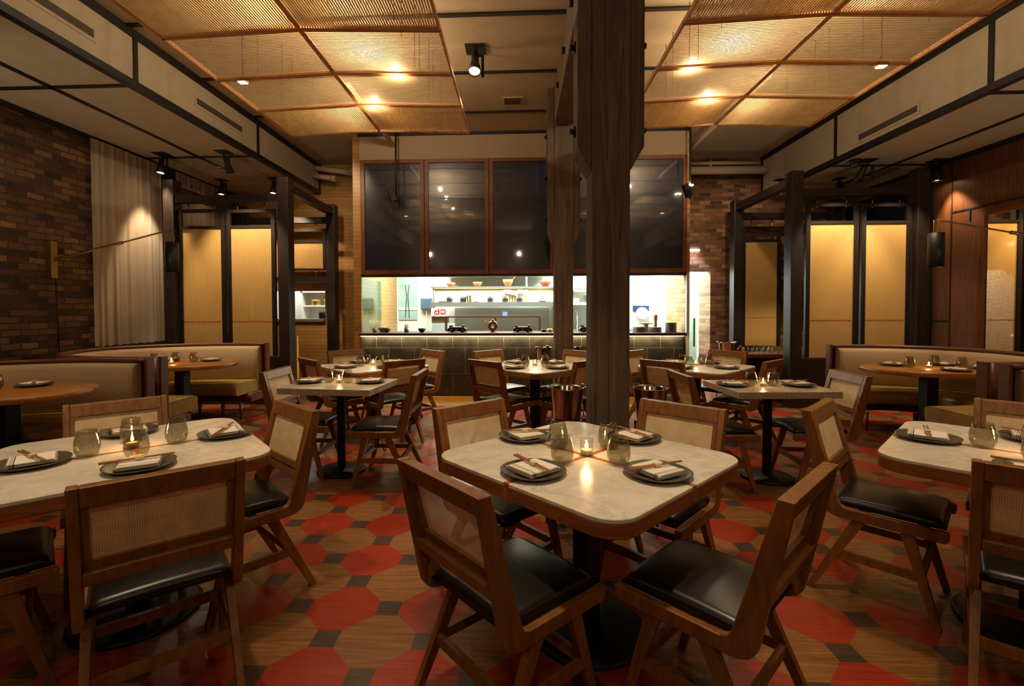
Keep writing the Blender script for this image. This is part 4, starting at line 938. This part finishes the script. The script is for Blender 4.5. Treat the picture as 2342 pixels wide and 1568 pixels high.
b.build('rail',plain('bronze_rail',(130,100,66),.4,.5),t,fix=False); MB().box(-.85,.85,-.3,.3,.86,.9).build('worktop',M['stainless'],t); MB().box(-.85,.85,-.28,.28,0,.859).build('cabinet',M['stainless'],t)
t=thing('towel_dispenser','smoked blue paper towel dispenser on the white kitchen wall','dispenser',(-1.88,9.69,1.35)); MB().box(-.11,.11,-.12,0,0,.24).build('body',M['blue_plastic'],t,bev=.02); MB().box(-.006,.006,-.07,-.06,-.42,0).build('paper_tail',M['paper_white'],t); MB().box(-.05,.05,-.005,.0,.05,.2).build('wall_mount',M['ceramic_d'],t)
t=thing('window_2','x','window',(-2.27,9.69,1.14)); del t['label']; del t['category']; t['kind']='structure'
MB().box(-.19,.19,-.01,0,0,.95).build('pane',plain('kitchen_window_glass',(160,188,176),.2,0,.15,.5,0,4),t); MB().box(-.19,.19,-.02,-.011,.2,.26).build('sash',M['ktile'],t)
for x,a in ((-.05,.1),(.03,-.08)): MB().path([(x,-.03,.05),(x+a*.3,-.03,.5),(x,-.03,.72)],.006,n=6).build('hanging_hook',M['ceramic_d'],t)
# right side shelves and mixer
t=thing('wall_shelf','white wall shelves at the doorway end of the kitchen','shelf unit',(1.25,9.3,0)); MB().box(-.62,.4,-.15,.35,1.745,1.77).build('upper_shelf',M['white'],t); MB().box(-.62,.4,-.15,.35,1.43,1.48).build('lower_shelf',M['white'],t)
for i in range(4): tag(MB().lathe([(.05,0),(.1,.012),(.105,.02),(0,.012)],n=20).build('plate',M['ceramic_w'],loc=(1.06,9.3,1.481+i*.02)),'white plate, %s of the stack between the two posts'%['lowest','second','third','topmost'][i],'plate','white plate stack')
for i in range(6): tag(MB().lathe([(.05,0),(.1,.012),(.105,.02),(0,.012)],n=20).build('plate',M['greyplate'],loc=(1.33,9.3,1.481+i*.022)),'grey plate, %s of the shelf stack beside the nearer post'%['lowest','second','third','fourth','fifth','topmost'][i],'plate','grey shelf plate stack')
lath('teapot',[(.05,0),(.07,.03),(.065,.07),(.03,.09),(.012,.11),(0,.112)],(1.12,9.28,1.771),'ceramic_w','small white teapot on the upper wall shelf','teapot')
t=thing('tap','curved steel tap between the two timber posts','tap',(1.12,9.3,.95)); MB().path([(0,0,0),(0,0,.3),(-.02,0,.36),(-.08,0,.38),(-.13,0,.34),(-.14,0,.28)],.012).build('spout',M['stainless'],t); 
tag(MB().box(.75,2.3,9.1,9.65,0,.95).build('prep_sink_unit',M['stainless']),'stainless prep counter along the kitchen wall near doorway','counter')
t=thing('ice_cream_machine','white kitchen machine with navy trim behind the pepper mill','machine',(2.25,9.0,.95)); MB().box(-.24,.16,-.1,.25,0,.5).build('body',M['ceramic_w'],t,bev=.02); MB().box(-.16,.13,-.115,-.101,.36,.46).build('trim_panel',M['bluetrim'],t); MB().tube((0,-.12,.32),(0,-.16,.32),.11,n=24).build('front_dial',M['ceramic_w'],t)
tag(MB().box(2.0,2.41,8.88,9.09,0,.949).build('machine_stand',M['stainless']),'steel stand below the white kitchen machine','stand')
tag(MB().box(1.62,1.85,9.2,9.5,.9505,1.12).build('countertop_scale',M['ceramic_w'],bev=.01),'pale low appliance on the prep counter beside the post','appliance')
# glass screen at the counter end
tag(MB().box(-2.495,-2.488,7.49,8.55,.995,1.86).build('glass_panel',M['glasspane']),'clear glass panel against the tiled kitchen end wall','glass panel')
# passage behind the tan wall
t=thing('passage_shelf','white shelves seen through the pass-through in the tan wall','shelf unit',(-4.32,10.2,0)); MB().box(-.3,.9,-.15,.18,1.42,1.45).build('upper_shelf',M['white'],t); MB().box(-.34,-.3,-.2,.18,1.1,1.75).build('side_panel',M['white'],t); MB().box(-.3,.9,-.15,.18,1.1,1.13).build('lower_shelf',M['white'],t); MB().box(-.34,.9,-.2,.18,1.72,1.8).build('top_panel',M['white'],t)
for x,lab in ((-4.37,'round bamboo steamer on the passage shelf'),(-4.1,'bamboo steamer at the edge of the pass-through')):
    lath('bamboo_steamer',[(.1,0),(.1,.08),(.105,.082),(.105,.12),(0,.125)],(x,10.15,1.4505),'bamboo',lab,'steamer','bamboo steamers')
tag(MB().lathe(CUP(.08,.14),c=(-3.84,9.2,1.1805)).build('cup',M['ceramic_d']),'black cup at the corner of the pass-through sill','cup'); lath('bowl',BW(.12,.06),(-4.9,8.97,1.1805),'brownbox','wide shallow bowl seen through the woven screen','bowl')
tag(MB().box(ox0,ox1,8.8,9.3,1.13,1.18).build('pass_ledge',M['greyplate']),'dark ledge of the pass-through opening','ledge')
tag(MB().box(3.08,3.28,8.87,8.9,2.4,2.43).build('led_wall_light',M['coldled']),'cold white LED bar above the kitchen doorway','light')
# ------------------------------------------------------------------ lighting
scn.world=bpy.data.worlds.new('world'); scn.world.use_nodes=True
bg=scn.world.node_tree.nodes['Background']; bg.inputs[0].default_value=(1,.7,.45,1); bg.inputs[1].default_value=.05
# kitchen
light('AREA',(-.3,8.4,2.7),250,COOL,(4.2,1.2),target=(-.3,8.4,0),name='kitchen_light'); light('AREA',(1.9,8.6,2.7),55,COOL,(1,1),target=(1.9,8.6,0),name='kitchen_light')
light('AREA',(-4.2,9.7,2.55),50,COOL,(1.6,.8),target=(-4.2,9.7,0),name='passage_light'); light('AREA',(3.2,9.8,2.5),130,COOL,(.8,.7),target=(3.2,9.8,0),name='passage_light')
light('AREA',(-.5,8.95,1.72),30,(1,.9,.66),(2.2,.2),target=(-.5,8.95,0),name='shelf_light')
light('AREA',(.0,7.345,.938),15,(1,.8,.45),(4.9,.02),target=(.0,7.45,.5),name='counter_light')
light('SPOT',(3.18,8.75,2.38),6,(.75,.8,1),.05,target=(3.18,8.92,1.9),angle=110,name='led_light')
# above the hanging panels, shining on ceiling and slats
for x in (-1.6,2.2):
    for y in (4.3,5.1): light('POINT',(x,y,3.8),22,WARM2,.03,name='panel_light')
    light('POINT',(x,3.2,3.8),18,WARM2,.03,name='panel_light')
    for y,dx in ((4.275,.5),(4.95,.1)): light('SPOT',(x+(dx if x<0 else -dx-.2),y,3.415),5,WARM2,.008,target=(x+(dx if x<0 else -dx-.2),y,4.0),angle=165,blend=.3,name='seam_light')
# track spots
light('SPOT',(-4.98,6.5,3.22),120,WARM,.04,target=(-5.2,6.6,1.5),angle=60,name='spot')
light('SPOT',(-4.97,7.84,3.2),80,WARM,.04,target=(-4.3,6.6,1.6),angle=70,name='spot')
light('SPOT',(-4.07,7.8,3.2),80,WARM,.04,target=(-4.0,8.9,1.6),angle=85,name='spot')
light('SPOT',(5.74,6.8,3.05),60,WARM,.04,target=(5.88,6.6,1.6),angle=80,name='spot')
light('SPOT',(4.25,6.2,3.1),130,WARM,.04,target=(4.3,6.75,1.6),angle=75,name='spot'); light('SPOT',(5.0,6.2,3.1),90,WARM,.04,target=(5.0,6.75,1.6),angle=75,name='spot')
light('SPOT',(-3.9,6.0,3.2),140,WARM,.04,target=(-3.9,6.75,1.7),angle=75,name='spot')
light('SPOT',(-.45,4.9,3.68),140,WARM2,.05,target=(-.2,4.6,0),angle=75,name='spot')
# table and booth downlights
for x,y,z,tx,ty,e,a in ((.2,1.7,3.6,.28,2.0,90,50),(-1.7,1.8,3.4,-1.7,2.0,70,55),(2.2,1.7,3.4,2.2,2.05,70,55),(-4.0,5.3,3.4,-3.95,5.4,60,60),(-4.0,3.4,3.4,-3.98,3.5,45,60),(4.6,5.0,3.25,4.3,5.1,60,60),(4.6,3.2,3.25,4.4,3.3,40,60),
    (-1.5,4.2,3.3,-1.5,3.95,50,60),(2.0,4.2,3.3,2.0,3.9,50,60),(0.1,5.6,3.9,.17,5.2,70,50),(-1.7,5.9,3.4,-1.6,5.3,60,55),(1.95,5.9,3.4,1.9,5.3,60,55)):
    light('SPOT',(x,y,z),e*1.35,WARM,.06,target=(tx,ty,.7),angle=a,name='downlight')
# added fill lamps behind the camera, then back wall spots and added soffit fill
for x in (-3,0,3): light('POINT',(x,-1.2,3.2),24,WARM,.03,name='rear_fill')
light('SPOT',(-3.0,6.0,3.9),60,WARM,.05,target=(-3.2,8.9,1.8),angle=70,name='spot')
light('SPOT',(3.2,6.4,3.7),60,WARM,.05,target=(3.9,8.9,2.0),angle=70,name='spot')
for x in (-4.6,5.0):
    for y in (-.6,1.6,3.6): light('SPOT',(x,y,1.3),26,(1,.84,.62),.1,target=(x*.97,y+1.6,3.5),angle=95,name='soffit_fill')  # unseen uplights added to brighten the soffits, no fixtures
scn.view_settings.view_transform='Standard'; scn.view_settings.look='None'; scn.view_settings.exposure=0.5
scn.cycles.max_bounces=6; scn.cycles.diffuse_bounces=3; scn.cycles.glossy_bounces=3; scn.cycles.transparent_max_bounces=20; scn.cycles.adaptive_threshold=.05; scn.cycles.sample_clamp_indirect=4; scn.cycles.caustics_reflective=False; scn.cycles.caustics_refractive=False
